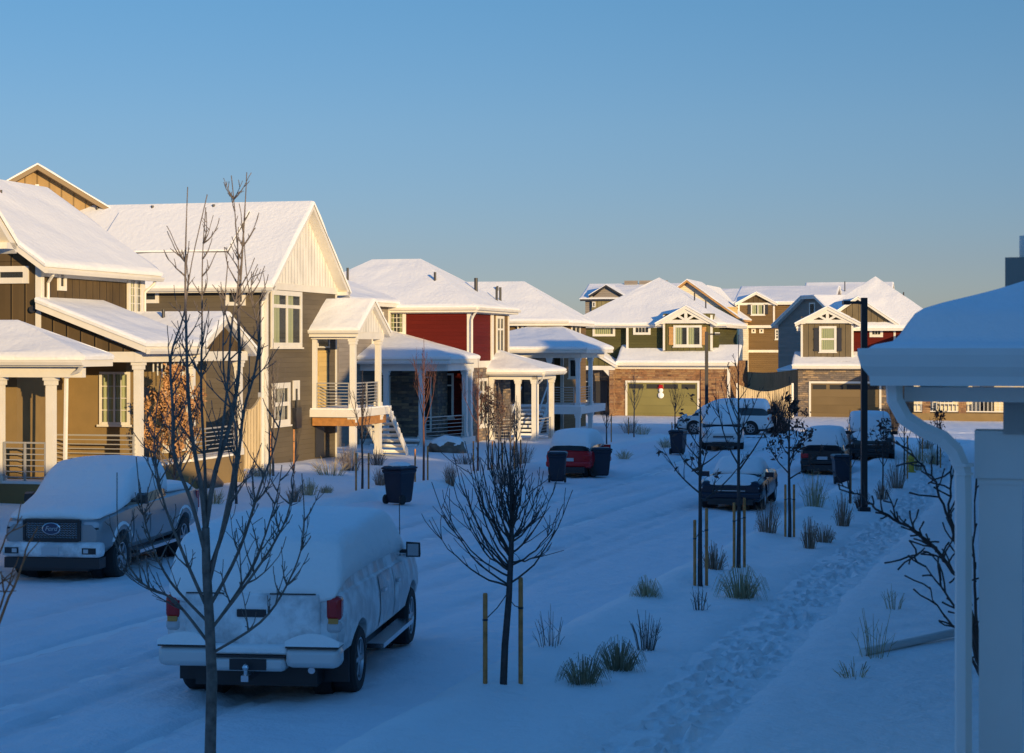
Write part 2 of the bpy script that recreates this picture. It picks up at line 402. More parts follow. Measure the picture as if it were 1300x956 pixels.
def roofs(planes, root, t=.2, snow=.16, name='roof', mat='trim', up=.1):
    "planes: list of (polygon, free-edge flags). One roof part, with the snow that lies on it as a sub-part"
    mb = MB(); sn = MB(); snow *= .68
    for poly, free in planes:
        poly = [V(p)+V((0,0,up)) for p in poly]
        ar = sum(poly[i].x*poly[(i+1) % len(poly)].y - poly[(i+1) % len(poly)].x*poly[i].y for i in range(len(poly)))
        if ar < 0: poly = poly[::-1]; free = list(free[:-1])[::-1] + [free[-1]]
        mb.prism(poly, (0,0,-t))
        nr = (poly[1]-poly[0]).cross(poly[2]-poly[0]); nr.normalize()
        zf = lambda q: poly[0].z - (nr.x*(q.x-poly[0].x) + nr.y*(q.y-poly[0].y))/nr.z
        n0 = len(poly); base = poly
        rings = []
        for k, dz in ((-.03, -.015), (-.05, snow*.55), (-.01, snow*.85), (.10, snow)):
            q = poly_off(poly, [k if f else 0 for f in free]); rings.append([V((p.x, p.y, zf(p)+dz)) for p in q])
        n = len(poly); cen = sum(poly, V((0,0,0)))/n
        for k in range(n):
            if not free[k]: continue
            L_ = (poly[(k+1) % n]-poly[k]).length; ns = max(2, int(L_/.35)); vs = []
            for ri, rg in enumerate(rings):
                for j in range(ns+1):
                    p = rg[k].lerp(rg[(k+1) % n], j/ns)
                    if ri < 3 and 0 < j < ns:
                        o_ = p-cen; o_.z = 0; o_.normalize(); q_ = noise.noise((p.x*.9, p.y*.9, 11)) + .6*noise.noise((p.x*2.7, p.y*2.7, 5))
                        p = p + o_*(.045*q_ if ri else 0) + V((0,0,(-.012,.03,.035)[ri]*q_))
                    vs.append(p)
            sn.add(vs, [(i*(ns+1)+j, i*(ns+1)+j+1, (i+1)*(ns+1)+j+1, (i+1)*(ns+1)+j) for i in range(3) for j in range(ns)])
        # subdivided, gently uneven snow surface
        if n in (3, 4):
            T = rings[3]; m = 24
            g = lambda u, w: (T[0]*(1-u)+T[1]*u)*(1-w) + ((T[3]*(1-u)+T[2]*u)*w if n == 4 else T[2]*w)
            vv = []
            for j in range(m+1):
                for i in range(m+1):
                    p = g(i/m, j/m); ed = min(i, m-i, j, m-j)
                    if ed: p = p + V((0,0,.045*noise.noise((p.x*.6, p.y*.6, p.z)) + .03*noise.noise((p.x*1.9, p.y*1.9, p.z))))
                    vv.append(p)
            sn.add(vv, [(j*(m+1)+i, j*(m+1)+i+1, (j+1)*(m+1)+i+1, (j+1)*(m+1)+i) for j in range(m) for i in range(m)])
        else: sn.add(rings[3], [tuple(range(n))])
    r = mb.build(name, M[mat], root)
    b = sn.build('snow', M['snow'], r, smooth=50)
    return r
def gable_roof(root, o, du, L, dw, W, ez, rise, oe=.4, og=.4, **k):
    o = V((o[0], o[1], 0)); kk = rise/(W/2); z = lambda h: V((0,0,h))
    A, B = o - dw*oe - du*og + z(ez-kk*oe), o - dw*oe + du*(L+og) + z(ez-kk*oe)
    C, D = o + dw*(W/2) + du*(L+og) + z(ez+rise), o + dw*(W/2) - du*og + z(ez+rise)
    E, G = o + dw*(W+oe) + du*(L+og) + z(ez-kk*oe), o + dw*(W+oe) - du*og + z(ez-kk*oe)
    return roofs([([A,B,C,D], [1,1,0,1]), ([D,C,E,G], [0,1,1,1])], root, **k)
def hip_roof(root, o, du, L, dw, W, ez, rise, oe=.4, **k):
    "du is the long way"
    if L < W: return hip_roof(root, o, dw, W, du, L, ez, rise, oe, **k)
    o = V((o[0], o[1], 0)); kk = rise/(W/2); z = lambda h: V((0,0,h)); e = ez-kk*oe
    A = o - du*oe - dw*oe + z(e); B = o + du*(L+oe) - dw*oe + z(e); C = o + du*(L+oe) + dw*(W+oe) + z(e); D = o - du*oe + dw*(W+oe) + z(e)
    P = o + du*(W/2) + dw*(W/2) + z(ez+rise); Q = o + du*(L-W/2) + dw*(W/2) + z(ez+rise)
    if L-W < .05: pl = [([A,B,P],[1,0,0]), ([B,C,P],[1,0,0]), ([C,D,P],[1,0,0]), ([D,A,P],[1,0,0])]
    else: pl = [([A,B,Q,P],[1,0,0,0]), ([B,C,Q],[1,0,0]), ([C,D,P,Q],[1,0,0,0]), ([D,A,P],[1,0,0])]
    return roofs(pl, root, **k)
def half_hip(root, o, du, L, dw, W, ez, rise, oe=.35, run=None, **k):
    "a porch roof against a wall: high edge at dw*W, hips at both ends"
    o = V((o[0], o[1], 0)); z = lambda h: V((0,0,h)); kk = rise/W; r = run or W; e = ez-kk*oe
    A = o - du*oe - dw*oe + z(e); B = o + du*(L+oe) - dw*oe + z(e); C = o + du*(L+oe) + dw*W + z(e); D = o - du*oe + dw*W + z(e)
    P = o + du*min(r, L*.48) + dw*W + z(ez+rise); Q = o + du*(L-min(r, L*.48)) + dw*W + z(ez+rise)
    return roofs([([A,B,Q,P],[1,0,0,0]), ([B,C,Q],[1,0,0]), ([D,A,P],[1,0,0])], root, **k)
def shed(root, A, B, C, D, fr=(1,1,0,1), **k):
    return roofs([([V(A),V(B),V(C),V(D)], list(fr))], root, **k)
def tri(root, fc, a0, a1, z0, rise, o0, o1, mat, name='gable', peak=None):
    m = MB(); pk = (a0+a1)/2 if peak is None else peak
    m.prism([fc.p(a0,z0,o0), fc.p(a1,z0,o0), fc.p(pk,z0+rise,o0)], fc.n*(o1-o0)); return m.build(name, M[mat], root)
def fbox(root, name, fc, a0, a1, z0, z1, o0, o1, mat):
    m = MB(); fc.box(m, a0, a1, z0, z1, o0, o1); return m.build(name, M[mat], root)
def column(root, p, z0, z1, w=.3, mat='trim'):
    m = MB(); d, e = U, N
    def sq(hw, a, b): m.box(V((p[0], p[1], a)) - d*hw - e*hw, d*2*hw, e*2*hw, (0,0,b-a))
    w *= .68; sq(w/2, z0+.2, z1-.2); sq(w/2+.035, z0, z0+.2); sq(w/2+.03, z1-.2, z1-.08); sq(w/2+.055, z1-.08, z1)
    return m.build('column', M[mat], root)
def railing(root, p, q, z0, z1, bars=6, mat='metal', posts=2):
    m = MB(); p, q = V((p[0], p[1], 0)), V((q[0], q[1], 0)); n = (q-p).normalized(); x = V((n.y, -n.x, 0))
    for i in range(bars):
        z = z0+.12+(z1-z0-.12)*i/(bars-1); r = .022 if i == bars-1 else .013
        m.box(p + V((0,0,z-r)) - x*r, q-p, x*2*r, (0,0,2*r))
    for i in range(posts):
        c = p.lerp(q, (i+.02)/(posts-1+.04) if posts > 1 else .5); m.box(c - n*.025 - x*.026 + V((0,0,z0)), n*.05, x*.052, (0,0,z1-z0+.01))
    return m.build('railing', M[mat], root)
def gutter(root, p, q, drop=None, mat='trim', name='gutter', out=None):
    m = MB(); p, q = V(p), V(q); n = (q-p); n.z = 0; n.normalize(); x = out if out is not None else V((n.y, -n.x, 0))
    prof = [V((0,0,0)), V((0,0,-.13)), x*.09+V((0,0,-.13)), x*.13+V((0,0,-.05)), x*.13+V((0,0,0))]
    m.prism([p+k for k in prof], q-p); return m.build(name, M[mat], root)
def pipe(root, pts, r=.045, mat='trim', name='downspout'):
    m = MB(); m.tube(pts, r, 6); return m.build(name, M[mat], root)
def vent(root, p, h=.45, r=.05):
    m = MB(); m.tube([V(p)-V((0,0,.3)), V(p)+V((0,0,h))], r, 8); return m.build('vent_pipe', M['dark'], root)
def wall(root, o, L, W, z0, z1, mat, name='wall', du=U, dw=-N):
    m = MB(); m.box(V((o[0], o[1], z0)), du*L, dw*W, (0,0,z1-z0)); return m.build(name, M[mat], root)
def corner(root, o, z0, z1, w=.14, mat='trim'):
    m = MB(); p = V((o[0], o[1], z0)) + N*.022 - U*.022; m.box(p, U*w, -N*w, (0,0,z1-z0)); return m.build('corner_board', M[mat], root)
def steps(root, p, down, width, z0, z1, n, mat='trim_cool', snow=True, tread=.28):
    "p: centre of the top edge; flight runs along `down`"
    m = MB(); s = MB(); d = V(down); x = V((d.y, -d.x, 0)); h = (z1-z0)/n
    for i in range(n):
        z = z1 - h*(i+1); a = V((p[0], p[1], 0)) + d*(tread*i)
        m.box(a - x*width/2 + V((0,0,z+h-.05)), x*width, d*(tread+.02), (0,0,.05))
        s.box(a - x*width*.48 + V((0,0,z+h+.002)), x*width*.96, d*(tread+.03), (0,0,.07))
    for sg in (-1, 1):
        a = V((p[0], p[1], 0)) + x*(sg*width/2) ; b = a + d*(tread*n)
        m.prism([a+V((0,0,z1)), a+V((0,0,z1-.35)), b+V((0,0,z0-.2)), b+V((0,0,z0+.15))], x*(.05*sg))
    o = m.build('steps', M[mat], root)
    if snow: s.build('snow', M['snow'], o)
    return o
def g3(p): return V((p.x, p.y, 0))

# ================================================================ LEFT ROW
# ---- brown house with two porches
oA = V((-12.86, 51.6, 0)); ezA = 6.34
h = thing('house', 'brown board and batten house with tan stucco ground floor and snowy wraparound porch', 'house', oA)
fA, sA = front(oA), side(oA)
wall(h, oA, 6.43, 6.92, 3.2, ezA, 'brown', 'upper_wall'); wall(h, oA + N*.004, 6.43, 7.2, -.6, 3.2, 'stucco', 'lower_wall')
m = MB(); m.prism([sA.p(-6.92, ezA-.02, 0), sA.p(0, ezA-.02, 0), sA.p(-3.46, ezA+2.36, 0)], U*6.43); m.build('gable', M['brown'], h)
gable_roof(h, oA, U, 6.43, -N, 6.92, ezA, 2.4, .35, .45, snow=.2)
kA = 2.4/3.46*.35
gutter(h, oA + N*.35 - U*.45 + V((0,0,ezA-kA+.02)), oA + N*.35 + U*6.85 + V((0,0,ezA-kA+.02)))
fbox(h, 'frieze', fA, 0, 6.43, ezA-.42, ezA-.12, .0, .03, 'trim')
for a in (0, 6.3): fbox(h, 'corner_board', fA, a, a+.13, .4, ezA-.42, 0, .035, 'trim')
fbox(h, 'corner_board', sA, -.15, .02, .4, ezA-.1, -.01, .03, 'trim')
wpx(fA, 72.5, 341, 82.5, 369, h, trim=.12, sill=False); wpx(fA, 161, 349, 180, 402, h, cols=2, trim=.16, curtain='cur_green', cfrac=((0,.7),), grid=(4,4))
wpx(sA, -6, 338, 37, 360, h, trim=.16, sill=False)
pipe(h, [fA.p(.1, 6.12, .36), fA.p(.12, 5.95, .3), fA.p(.3, 5.75, .06), fA.p(.3, 5.15, .06)]); pipe(h, [fA.p(6.55, 6.1, .36), fA.p(6.5, 5.9, .28), fA.p(6.33, 5.65, .07), fA.p(6.33, 4.9, .07)])
# street porch
P = lambda mm, l, z: oA + N*mm + U*l + V((0,0,z))
shed(h, P(3.25,-.3,3.93), P(3.25,3.7,3.93), P(0,3.7,5.12), P(0,-.3,5.12), (1,0,0,1), name='porch_roof', snow=.2)
gable_roof(h, P(3.0,3.5,0), -N, 3.0, U, 3.7, 3.95, .88, .3, .25, name='porch_roof', snow=.18)
fP = Fc(P(3.0, 0, 0), 14.5)
tri(h, fP, 3.6, 7.1, 3.86, .8, -.1, .02, 'brown'); fbox(h, 'beam', fP, -.05, 7.3, 3.58, 3.86, -.2, .03, 'trim')
gutter(h, P(3.27,-.3,3.93), P(3.27,3.5,3.93))
m = MB(); m.prism([sA.p(0,3.86,.02), sA.p(2.85,3.86,.02), sA.p(0,4.95,.02)], -sA.n*.12); m.build('gable', M['brown'], h)
fbox(h, 'beam', sA, 0, 3.0, 3.58, 3.86, -.2, .04, 'trim')
for (mm, l) in ((2.83,.16), (2.83,3.55), (2.83,7.05)): column(h, P(mm, l, 0), .7, 3.58, .3)
wall(h, P(2.95, 0, 0), 7.2, 3.2, -.8, .7, 'stucco', 'deck')
m = MB(); m.box(P(2.9,.03,.702), U*7.1, -N*.8, (0,0,.06)); m.build('snow', M['snow'], h)
wall(h, P(1.7, 1.7, 0), 5.5, 1.7, .7, 3.6, 'stucco', 'entry_wall')
sW = side(P(0, 1.7, 0)); wpx(sW, 127, 472, 165, 539, h, cols=2, trim=.07, curtain='cur_green', cfrac=((.1,1),), grid=(4,4))
wA = front(P(1.7, 0, 0)); window(wA, 4.1, 5.5, .95, 3.25, h, cols=2, rows=(.75,), trim=.13, curtain='cur_green', cfrac=((.1,.7),))
fbox(h, 'door', wA, 2.2, 3.1, .72, 2.85, 0, .05, 'dark')
m = MB()
for i in range(9): m.box(P(2.75, 1.2+i*.27, 3.58-.28-.1*(i % 3)), U*.03, N*.03, (0,0,.27+.1*(i % 3)))
m.build('icicle_lights', M['trim_cool'], h)
railing(h, P(2.8,.02,0), P(.2,.02,0), .75, 1.6, 7); railing(h, P(2.85,3.75,0), P(2.85,6.9,0), .75, 1.6, 7)
# side porch towards the camera
o2 = P(3.0, -3.3, 0)
half_hip(h, P(3.0,-3.46,0), -N, 11, U, 1.5, 3.66, .82, .12, run=2.6, name='porch_roof', snow=.18)
gutter(h, P(3.14,-3.58,3.66), P(-8,-3.58,3.66), out=-U); wall(h, P(.42,-2.05,0), 2.04, 9, -.8, 4.3, 'stucco', 'lower_wall')
fbox(h, 'beam', side(P(0,-3.34,0)), -8, 2.95, 3.22, 3.53, -.22, 0, 'trim')
for mm in (2.0, .55, -2.6): column(h, P(mm,-3.15,0), .5, 3.22, .3)
pipe(h, [P(3.05,-3.5,3.55), P(2.9,-3.4,3.4), P(2.45,-3.2,3.2), P(2.4,-3.2,.1)], .06)
wall(h, P(2.4,-3.3,0), 3.2, 10, -.8, .5, 'stucco', 'deck')
m = MB(); m.box(P(2.35,-3.28,.502), U*.7, -N*9, (0,0,.07)); m.build('snow', M['snow'], h)
railing(h, P(.7,-3.2,0), P(1.88,-3.2,0), .55, 1.55, 7, posts=3); railing(h, P(-2.5,-3.2,0), P(.4,-3.2,0), .55, 1.55, 7)
for (x, l) in ((7,-1.2),(-3,1.6)): pass
vent(h, P(-1.9, .9, ezA+1.35), .5, .06); vent(h, P(1.3, 5.0, 4.75), .35, .05)
for mm, l in ((-3.0,.3),(-2.7,2.6)): vent(h, P(mm, l, ezA+1.9), .3, .05)
m = MB(); m.tube([P(-.2,0.05,5.02), P(-.2,-.12,5.02)], .1, 8); m.build('wall_lamp', M['dark'], h)

# ---- gable-front house builder (twice: the gray one and the one cut by the left edge)
def gable_front(o, L, W, ez, rise, wallm, label, z0=-.6):
    h = thing('house', label, 'house', o)
    wall(h, o, L, W, z0, ez, wallm)
    gable_roof(h, o, -N, W, U, L, ez, rise, .42, .42, snow=.2)
    f = front(o); kk = rise/(L/2)
    tri(h, f, -.05, L+.05, ez-.05, rise, -.3, .03, 'gable_white')
    fbox(h, 'frieze', f, -.05, L+.05, ez-.3, ez-.05, -.1, .06, 'trim')
    fbox(h, 'eave_return', f, -.42, 0, ez-.34, ez-.2, -.3, .42, 'trim'); fbox(h, 'eave_return', f, L, L+.42, ez-.34, ez-.2, -.3, .42, 'trim')
    for a in (0, L-.14): fbox(h, 'corner_board', f, a, a+.14, z0, ez-.3, -.14, .03, 'trim')
    s = side(o); fbox(h, 'frieze', s, -W, 0, ez-.36, ez-.18, -.1, .035, 'trim')
    gutter(h, s.p(-W, ez-.25, .42), s.p(.42, ez-.25, .42))
    return h, f, s
oG = V((-8.7, 66.9, 0)); ez = 6.34
h, f, s = gable_front(oG, 7.3, 12, ez, 2.85, 'gray', 'gray brown lap sided house with white batten gable and small roofed balcony')
window(f, f.px(343.5, 400)[0], f.px(382, 400)[0], f.px(343, 441)[1], 6.02, h, cols=2, rows=(.77,), trim=.17, curtain='cur_green', cfrac=((0,.5),))
wpx(s, 287, 362, 312, 388, h, trim=.13, sill=False); wpx(s, 180, 360, 202, 385, h, trim=.13, sill=False)
pipe(h, [s.p(.3, 6.0, .45), s.p(.1, 5.75, .3), s.p(-.12, 5.6, .07), s.p(-.12, .3, .07)], .055)
wpx(f, 345, 486, 367, 540, h, cols=1, rows=(.5,), trim=.2, curtain='cur_white', cfrac=((.2,.8),))
fbox(h, 'plaque', f, *sorted((f.px(371.5,483)[0], f.px(379.5,483)[0])), f.px(375,508)[1], f.px(375,483)[1], 0, .04, 'trim')
a = f.px(371, 540)[0]; fbox(h, 'meter_box', f, a, a+.55, 1.0, 1.75, 0, .16, 'dark'); pipe(h, [f.p(a+.25,1.7,.08), f.p(a+.25,2.45,.08)], .04, 'dark', 'conduit')
# solar panels on the near slope
kk = 2.85/3.65
def onroof(w, u): return s.p(-w, ez + kk*u + .1, -u)        # w along the ridge away from the street, u up the slope
m = MB()
n = V((0,0,1)); A_, B_ = onroof(2.0, 1.15), onroof(1.35, 3.1)
m.prism([onroof(1.9,1.1)+n*.1, onroof(7.2,1.1)+n*.1, onroof(7.2,3.1)+n*.1, onroof(1.9,3.1)+n*.1], (0,0,.07)); sp_ = m.build('solar_panel', M['black'], h)
m = MB(); m.prism([onroof(1.92,1.08)+n*.172, onroof(7.2,1.08)+n*.172, onroof(7.2,3.12)+n*.172, onroof(1.92,3.12)+n*.172], (0,0,.06)); m.build('snow', M['snow'], sp_)
for w in (3.5, 6.0, 8.3, 9.7): vent(h, onroof(w, 3.45), .22, .05)
# balcony
Q = lambda mm, l, z: oG + N*mm + U*l + V((0,0,z))
gable_roof(h, Q(1.75,4.6,0), -N, 1.9, U, 3.2, 4.66, .98, .32, .2, name='balcony_roof', snow=.16)
fB = front(Q(1.75,0,0)); tri(h, fB, 4.55, 7.85, 4.55, 1.0, -.15, .03, 'gable_white'); fbox(h, 'beam', fB, 4.5, 7.9, 4.28, 4.55, -.2, .02, 'trim')
fbox(h, 'beam', side(Q(0,4.5,0)), 0, 1.8, 4.28, 4.55, -.2, .02, 'trim'); gutter(h, Q(0,4.26,4.62), Q(2.0,4.26,4.62), out=-U)
m = MB(); m.box(Q(-.05,4.35,1.35), U*4.0, N*1.9, (0,0,.28)); m.build('deck', M['trim'], h); m = MB(); m.box(Q(.05,4.5,1.02), U*3.7, N*1.7, (0,0,.32)); m.build('joists', M['beam'], h)
m = MB(); m.box(Q(0,4.4,1.632), U*3.9, N*1.8, (0,0,.05)); m.build('snow', M['snow'], h)
for (mm, l) in ((1.62,4.65),(1.62,7.6)): column(h, Q(mm,l,0), -.2, 1.35, .34); column(h, Q(mm,l,0), 1.635, 4.28, .3)
m = MB(); m.box(Q(.02,4.55,1.64), U*.16, N*.16, (0,0,2.64)); m.build('column', M['trim'], h)
railing(h, Q(.15,4.6,0), Q(1.5,4.6,0), 1.66, 2.62, 8, posts=2); railing(h, Q(1.65,4.8,0), Q(1.65,7.45,0), 1.66, 2.62, 8, posts=3)
fbox(h, 'door', f, 5.2, 6.15, 1.66, 3.85, 0, .06, 'yellow_lap'); window(f, 5.1, 6.4, 3.95, 4.35, h, trim=.06, sill=False)
fbox(h, 'stone_panel', f, 4.7, 5.05, 1.66, 4.2, 0, .05, 'stone_dark')
steps(h, Q(1.3,8.3,0), U, 1.1, -.5, 1.6, 9, 'trim')
fbox(h, 'garden_door', f, 4.9, 5.8, -.2, .95, 0, .05, 'dark')

# ---- house cut by the left edge (only the far gable tip shows)
oY = oA + N*3.75 - U*16.6
hY, fY, sY = gable_front(oY, 7.4, 10, 6.5, 2.9, 'gray', 'cream gabled house cut off by the left picture edge', -.8)
window(fY, 1.5, 3.2, 4.0, 5.7, hY, cols=2, trim=.15, curtain='cur_green'); window(fY, 4.6, 5.8, 4.0, 5.7, hY, cols=2, trim=.15)

# ---- tan house standing behind the brown one
oB = at(47, 0, 72); oB = V((oB.x, oB.y, 0)); fb = Fc(oB, 74)
h = thing('house', 'tall tan board and batten house showing only its gable above the brown house', 'house', oB)
wall(h, fb.p(4.2,0,0), 9, 8.4, -.5, 8.3, 'tan_batten', 'wall', -fb.n, -fb.u); 
m = MB(); m.prism([fb.p(-4.2,8.28,0), fb.p(4.2,8.28,0), fb.p(0,10.75,0)], -fb.n*9); m.build('gable', M['tan_batten'], h)
gable_roof(h, fb.p(4.2,0,0), -fb.n, 9, -fb.u, 8.4, 8.3, 2.5, .4, .5, snow=.10, mat='tan_trim')
m = MB(); m.box(fb.p(-.08,10.0,.0), fb.n*.45, fb.u*.14, (0,0,.14)); m.box(fb.p(-.08,9.55,.0), fb.n*.12, fb.u*.14, (0,0,.45)); m.build('bracket', M['trim'], h)
vent(h, fb.p(-2.8,9.3,-1.5), .6)

# ---- red house
oR = V((-1.94, 88, 0)); ez = 5.95
h = thing('house', 'dark red lap sided house with hipped snowy roof and shaded front porch', 'house', oR)
Q = lambda mm, l, z: oR + N*mm + U*l + V((0,0,z))
wall(h, oR, 7, 9.5, -.9, ez, 'red'); wall(h, Q(-3.85,-7.3,0), 7.3, 9, -.9, ez+.15, 'slate', 'rear_wall')
hip_roof(h, oR, U, 7, -N, 9.5, ez, 2.1, .42, snow=.2); hip_roof(h, Q(-3.85,-7.3,0), U, 8.3, -N, 9, ez+.15, 1.7, .42, snow=.18)
fR, sR = front(oR), side(oR)
gutter(h, Q(-4,-.44,ez-.12), Q(.44,-.44,ez-.12), out=-U); gutter(h, Q(.44,-.44,ez-.12), Q(.44,7.4,ez-.12), out=N)
fbox(h, 'frieze', sR, -3.85, 0, ez-.4, ez-.16, -.05, .035, 'trim'); fbox(h, 'frieze', fR, 0, 7, ez-.4, ez-.16, -.05, .035, 'trim')
fR2 = front(Q(-3.85,0,0)); window(fR2, -2.9, -1.3, 4.0, 5.6, h, cols=2, trim=.14); fbox(h, 'corner_board', fR2, -.5, -.3, 3, ez, 0, .05, 'trim')
wpx(sR, 492.5, 393, 515.5, 426, h, trim=.16, grid=(2,4), curtain='cur_green', cfrac=((0,.25),(.75,1)))
fbox(h, 'corner_board', fR, -.02, .16, -.9, ez-.4, -.16, .03, 'trim'); pipe(h, [Q(.45,-.3,ez-.2), Q(.2,-.15,ez-.5), Q(.1,-.1,ez-.7), Q(.1,-.1,-.4)], .055)
fbox(h, 'belt_board', fR, .16, 7, 3.0, 3.32, 0, .05, 'trim')
fbox(h, 'stone_veneer', fR, .16, 7, -.9, 2.98, 0, .1, 'stone_dark')
fbox(h, 'corner_board', fR, 3.6, 4.0, 3.32, ez-.4, 0, .06, 'trim'); fbox(h, 'siding_panel', fR, 4.0, 6.9, 3.32, ez-.4, 0, .025, 'tanlap')
window(fR, 4.5, 5.9, 3.5, 5.5, h, cols=2, rows=(.7,), trim=.13, out=.03, curtain='cur_white')
fbox(h, 'corner_board', fR, 6.8, 7.02, 3.32, ez-.4, -.1, .06, 'trim')
window(fR, .9, 2.6, .2, 2.5, h, cols=2, rows=(.75,), trim=.14, out=.1, curtain='cur_white')
# recessed porch
z = 3.4
def V3(q, z): return V((q.x, q.y, z))
A = Q(.45,-4.85,3.36); B = Q(-5.6,-4.85,3.36); C = Q(-5.6,0,4.62); D = Q(-4.2,0,4.62); E = Q(.45,-.02,3.36)
roofs([([A, D, C, B], [0,0,0,1]), ([A, E, D], [1,0,0])], h, name='porch_roof', snow=.22)
fbox(h, 'beam', side(Q(0,-4.55,0)), -5.6, .2, 2.92, 3.25, -.25, 0, 'trim_cool'); fbox(h, 'beam', front(Q(.2,0,0)), -4.5, -.1, 2.92, 3.25, -.25, 0, 'trim_cool')
gutter(h, Q(.47,-4.87,3.36), Q(-5.6,-4.87,3.36), out=-U, mat='trim_cool')
wall(h, Q(.25,-4.6,0), 4.6, 6, -1.1, -.15, 'trim_cool', 'deck')
for (mm, l) in ((-4.6,-4.42),(-2.65,-4.42),(-1.0,-4.42),(.02,-1.0),(.02,-.25)): column(h, Q(mm,l,0), -.15, 2.92, .32, 'trim_cool')
wall(h, Q(-1.1,-1.6,0), 1.6, 7, -.15, 3.3, 'stone_dark', 'porch_wall'); sp = side(Q(-1.1,-1.6,0))
wpx(sp, 478, 478, 496, 526, h, trim=.07, grid=(2,4), curtain='cur_green', cfrac=((0,1),)); wpx(sp, 533, 478, 548, 548, h, trim=.07, sill=False, name='door')
sp2 = side(Q(0,-.0,0)); wpx(sp2, 563, 474, 576, 530, h, trim=.09, rows=(.75,), out=.02, curtain='cur_white', cfrac=((0,.3),))
railing(h, Q(-4.4,-4.5,0), Q(-2.85,-4.5,0), -.1, .85, 6); railing(h, Q(-.85,-4.45,0), Q(.05,-1.2,0), -.1, .85, 6)
steps(h, Q(-2.1,-4.6,0), -U, 2.2, -.85, -.15, 3)
# small pyramid porch of the red house
half_hip(h, Q(2.55,2.85,0), U, 4.2, -N, 2.55, 2.82, .8, .3, run=2.0, name='porch_roof', snow=.18)
fbox(h, 'beam', side(Q(0,2.95,0)), 0, 2.45, 2.42, 2.74, -.22, 0, 'trim'); fbox(h, 'beam', front(Q(2.45,0,0)), 2.95, 7, 2.42, 2.74, -.22, 0, 'trim')
for (mm, l) in ((1.5,3.1),(2.3,3.1),(2.3,6.7),(.15,3.1)): column(h, Q(mm,l,0), -.55, 2.42, .32)
gutter(h, Q(2.87,2.53,2.8), Q(0,2.53,2.8), out=-U); gutter(h, Q(2.87,2.53,2.8), Q(2.87,7.1,2.8), out=N)
pipe(h, [Q(2.9,2.6,2.66), Q(2.75,2.75,2.4), Q(2.5,3.0,2.2), Q(2.5,3.0,-.4)], .05)
railing(h, Q(.3,3.1,0), Q(1.35,3.1,0), -.5, .5, 7); railing(h, Q(2.3,3.3,0), Q(2.3,6.5,0), -.5, .5, 7)
wall(h, Q(2.5,2.95,0), 4.1, 2.5, -1.2, -.55, 'trim', 'deck')
vent(h, Q(-6.6,-.4+2,ez+1.35), .5, .06); vent(h, Q(-2.2,1.6,ez+1.1), .5, .06); vent(h, Q(-.9,4.2,ez+.7), .7, .09); vent(h, Q(-.2,5.5,ez+.5), .5, .06); vent(h, Q(-.2,6.2,ez+.5), .5, .06)

# ---- tan house with raised porch
o4 = V((2.87, 106, 0)); ez = 5.55
h = thing('house', 'tan lap sided house with hipped snowy roof and raised porch reached by a snowy staircase', 'house', o4)
Q = lambda mm, l, z: o4 + N*mm + U*l + V((0,0,z))
wall(h, o4, 6, 12.5, -1.2, ez, 'tanlap'); hip_roof(h, o4, U, 6, -N, 12.5, ez, 2.0, .42, snow=.2)
f4, s4 = front(o4), side(o4)
wpx(s4, 662, 409, 693, 424, h, cols=2, trim=.16, sill=False); wpx(f4, 725, 411, 736, 440, h, cols=2, rows=(.5,), trim=.14)
fbox(h, 'frieze', s4, -13, 0, ez-.4, ez-.16, -.05, .035, 'trim'); fbox(h, 'corner_board', s4, -.16, .02, -1, ez-.4, -.05, .04, 'trim')
gutter(h, Q(-13,-.44,ez-.1), Q(.44,-.44,ez-.1), out=-U); pipe(h, [Q(-2.6,-.4,ez-.2), Q(-2.6,-.08,ez-.5), Q(-2.6,-.08,4)], .05)
half_hip(h, Q(2.5,-6.6,0), -N, 7.0, U, 6.6, 3.82, 1.1, .35, run=2.6, name='porch_roof', snow=.22)
gutter(h, Q(2.88,-6.97,3.8), Q(-4.7,-6.97,3.8), out=-U); fbox(h, 'beam', side(Q(0,-6.45,0)), -4.4, 2.4, 3.4, 3.72, -.22, 0, 'trim'); fbox(h, 'beam', front(Q(2.4,0,0)), -6.5, -.2, 3.4, 3.72, -.22, 0, 'trim')
wall(h, Q(2.45,-6.5,0), 6.4, 6.9, .45, .85, 'trim_cool', 'deck')
m = MB(); m.box(Q(2.4,-6.45,.852), U*1.2, -N*6.8, (0,0,.07)); m.build('snow', M['snow'], h)
for (mm, l) in ((.7,-6.3),(2.25,-6.3),(2.25,-3.2),(-4.1,-6.3)): column(h, Q(mm,l,0), .85, 3.4, .3, 'trim_cool'); column(h, Q(mm,l,0), -1.3, .45, .34, 'trim_cool')
wall(h, Q(-.5,-4.2,0), 4.2, 5, -1.2, 3.7, 'stone_dark', 'porch_wall'); s5 = side(Q(-.5,-4.2,0)); fbox(h, 'door', s5, -1.6, -.7, .86, 3.0, 0, .05, 'dark')
wpx(s5, 722, 455, 733, 480, h, trim=.1); window(s5, -3.4, -2.2, 1.5, 3.1, h, trim=.09)
railing(h, Q(.9,-6.3,0), Q(2.05,-6.3,0), .92, 1.85, 7); railing(h, Q(-4,-6.3,0), Q(-1.5,-6.3,0), .92, 1.85, 7); railing(h, Q(2.27,-6.1,0), Q(2.27,-3.4,0), .92, 1.85, 7)
a = front(o4)
steps(h, Q(-.1,-6.5,0), -U, 1.35, -.75, .85, 8)
m = MB()
for x in (-.8, .6): m.tube([Q(x,-6.4,1.85), Q(x,-8.8,.3), Q(x,-8.8,-.75)], .045, 6)
m.build('handrail', M['trim_cool'], h)
vent(h, Q(-4.4,2.2,ez+1.5), .45, .06); vent(h, Q(-7.5,1.0,ez+.8), .6, .06); vent(h, Q(-2.2,2.6,ez+1.3), .4, .05)

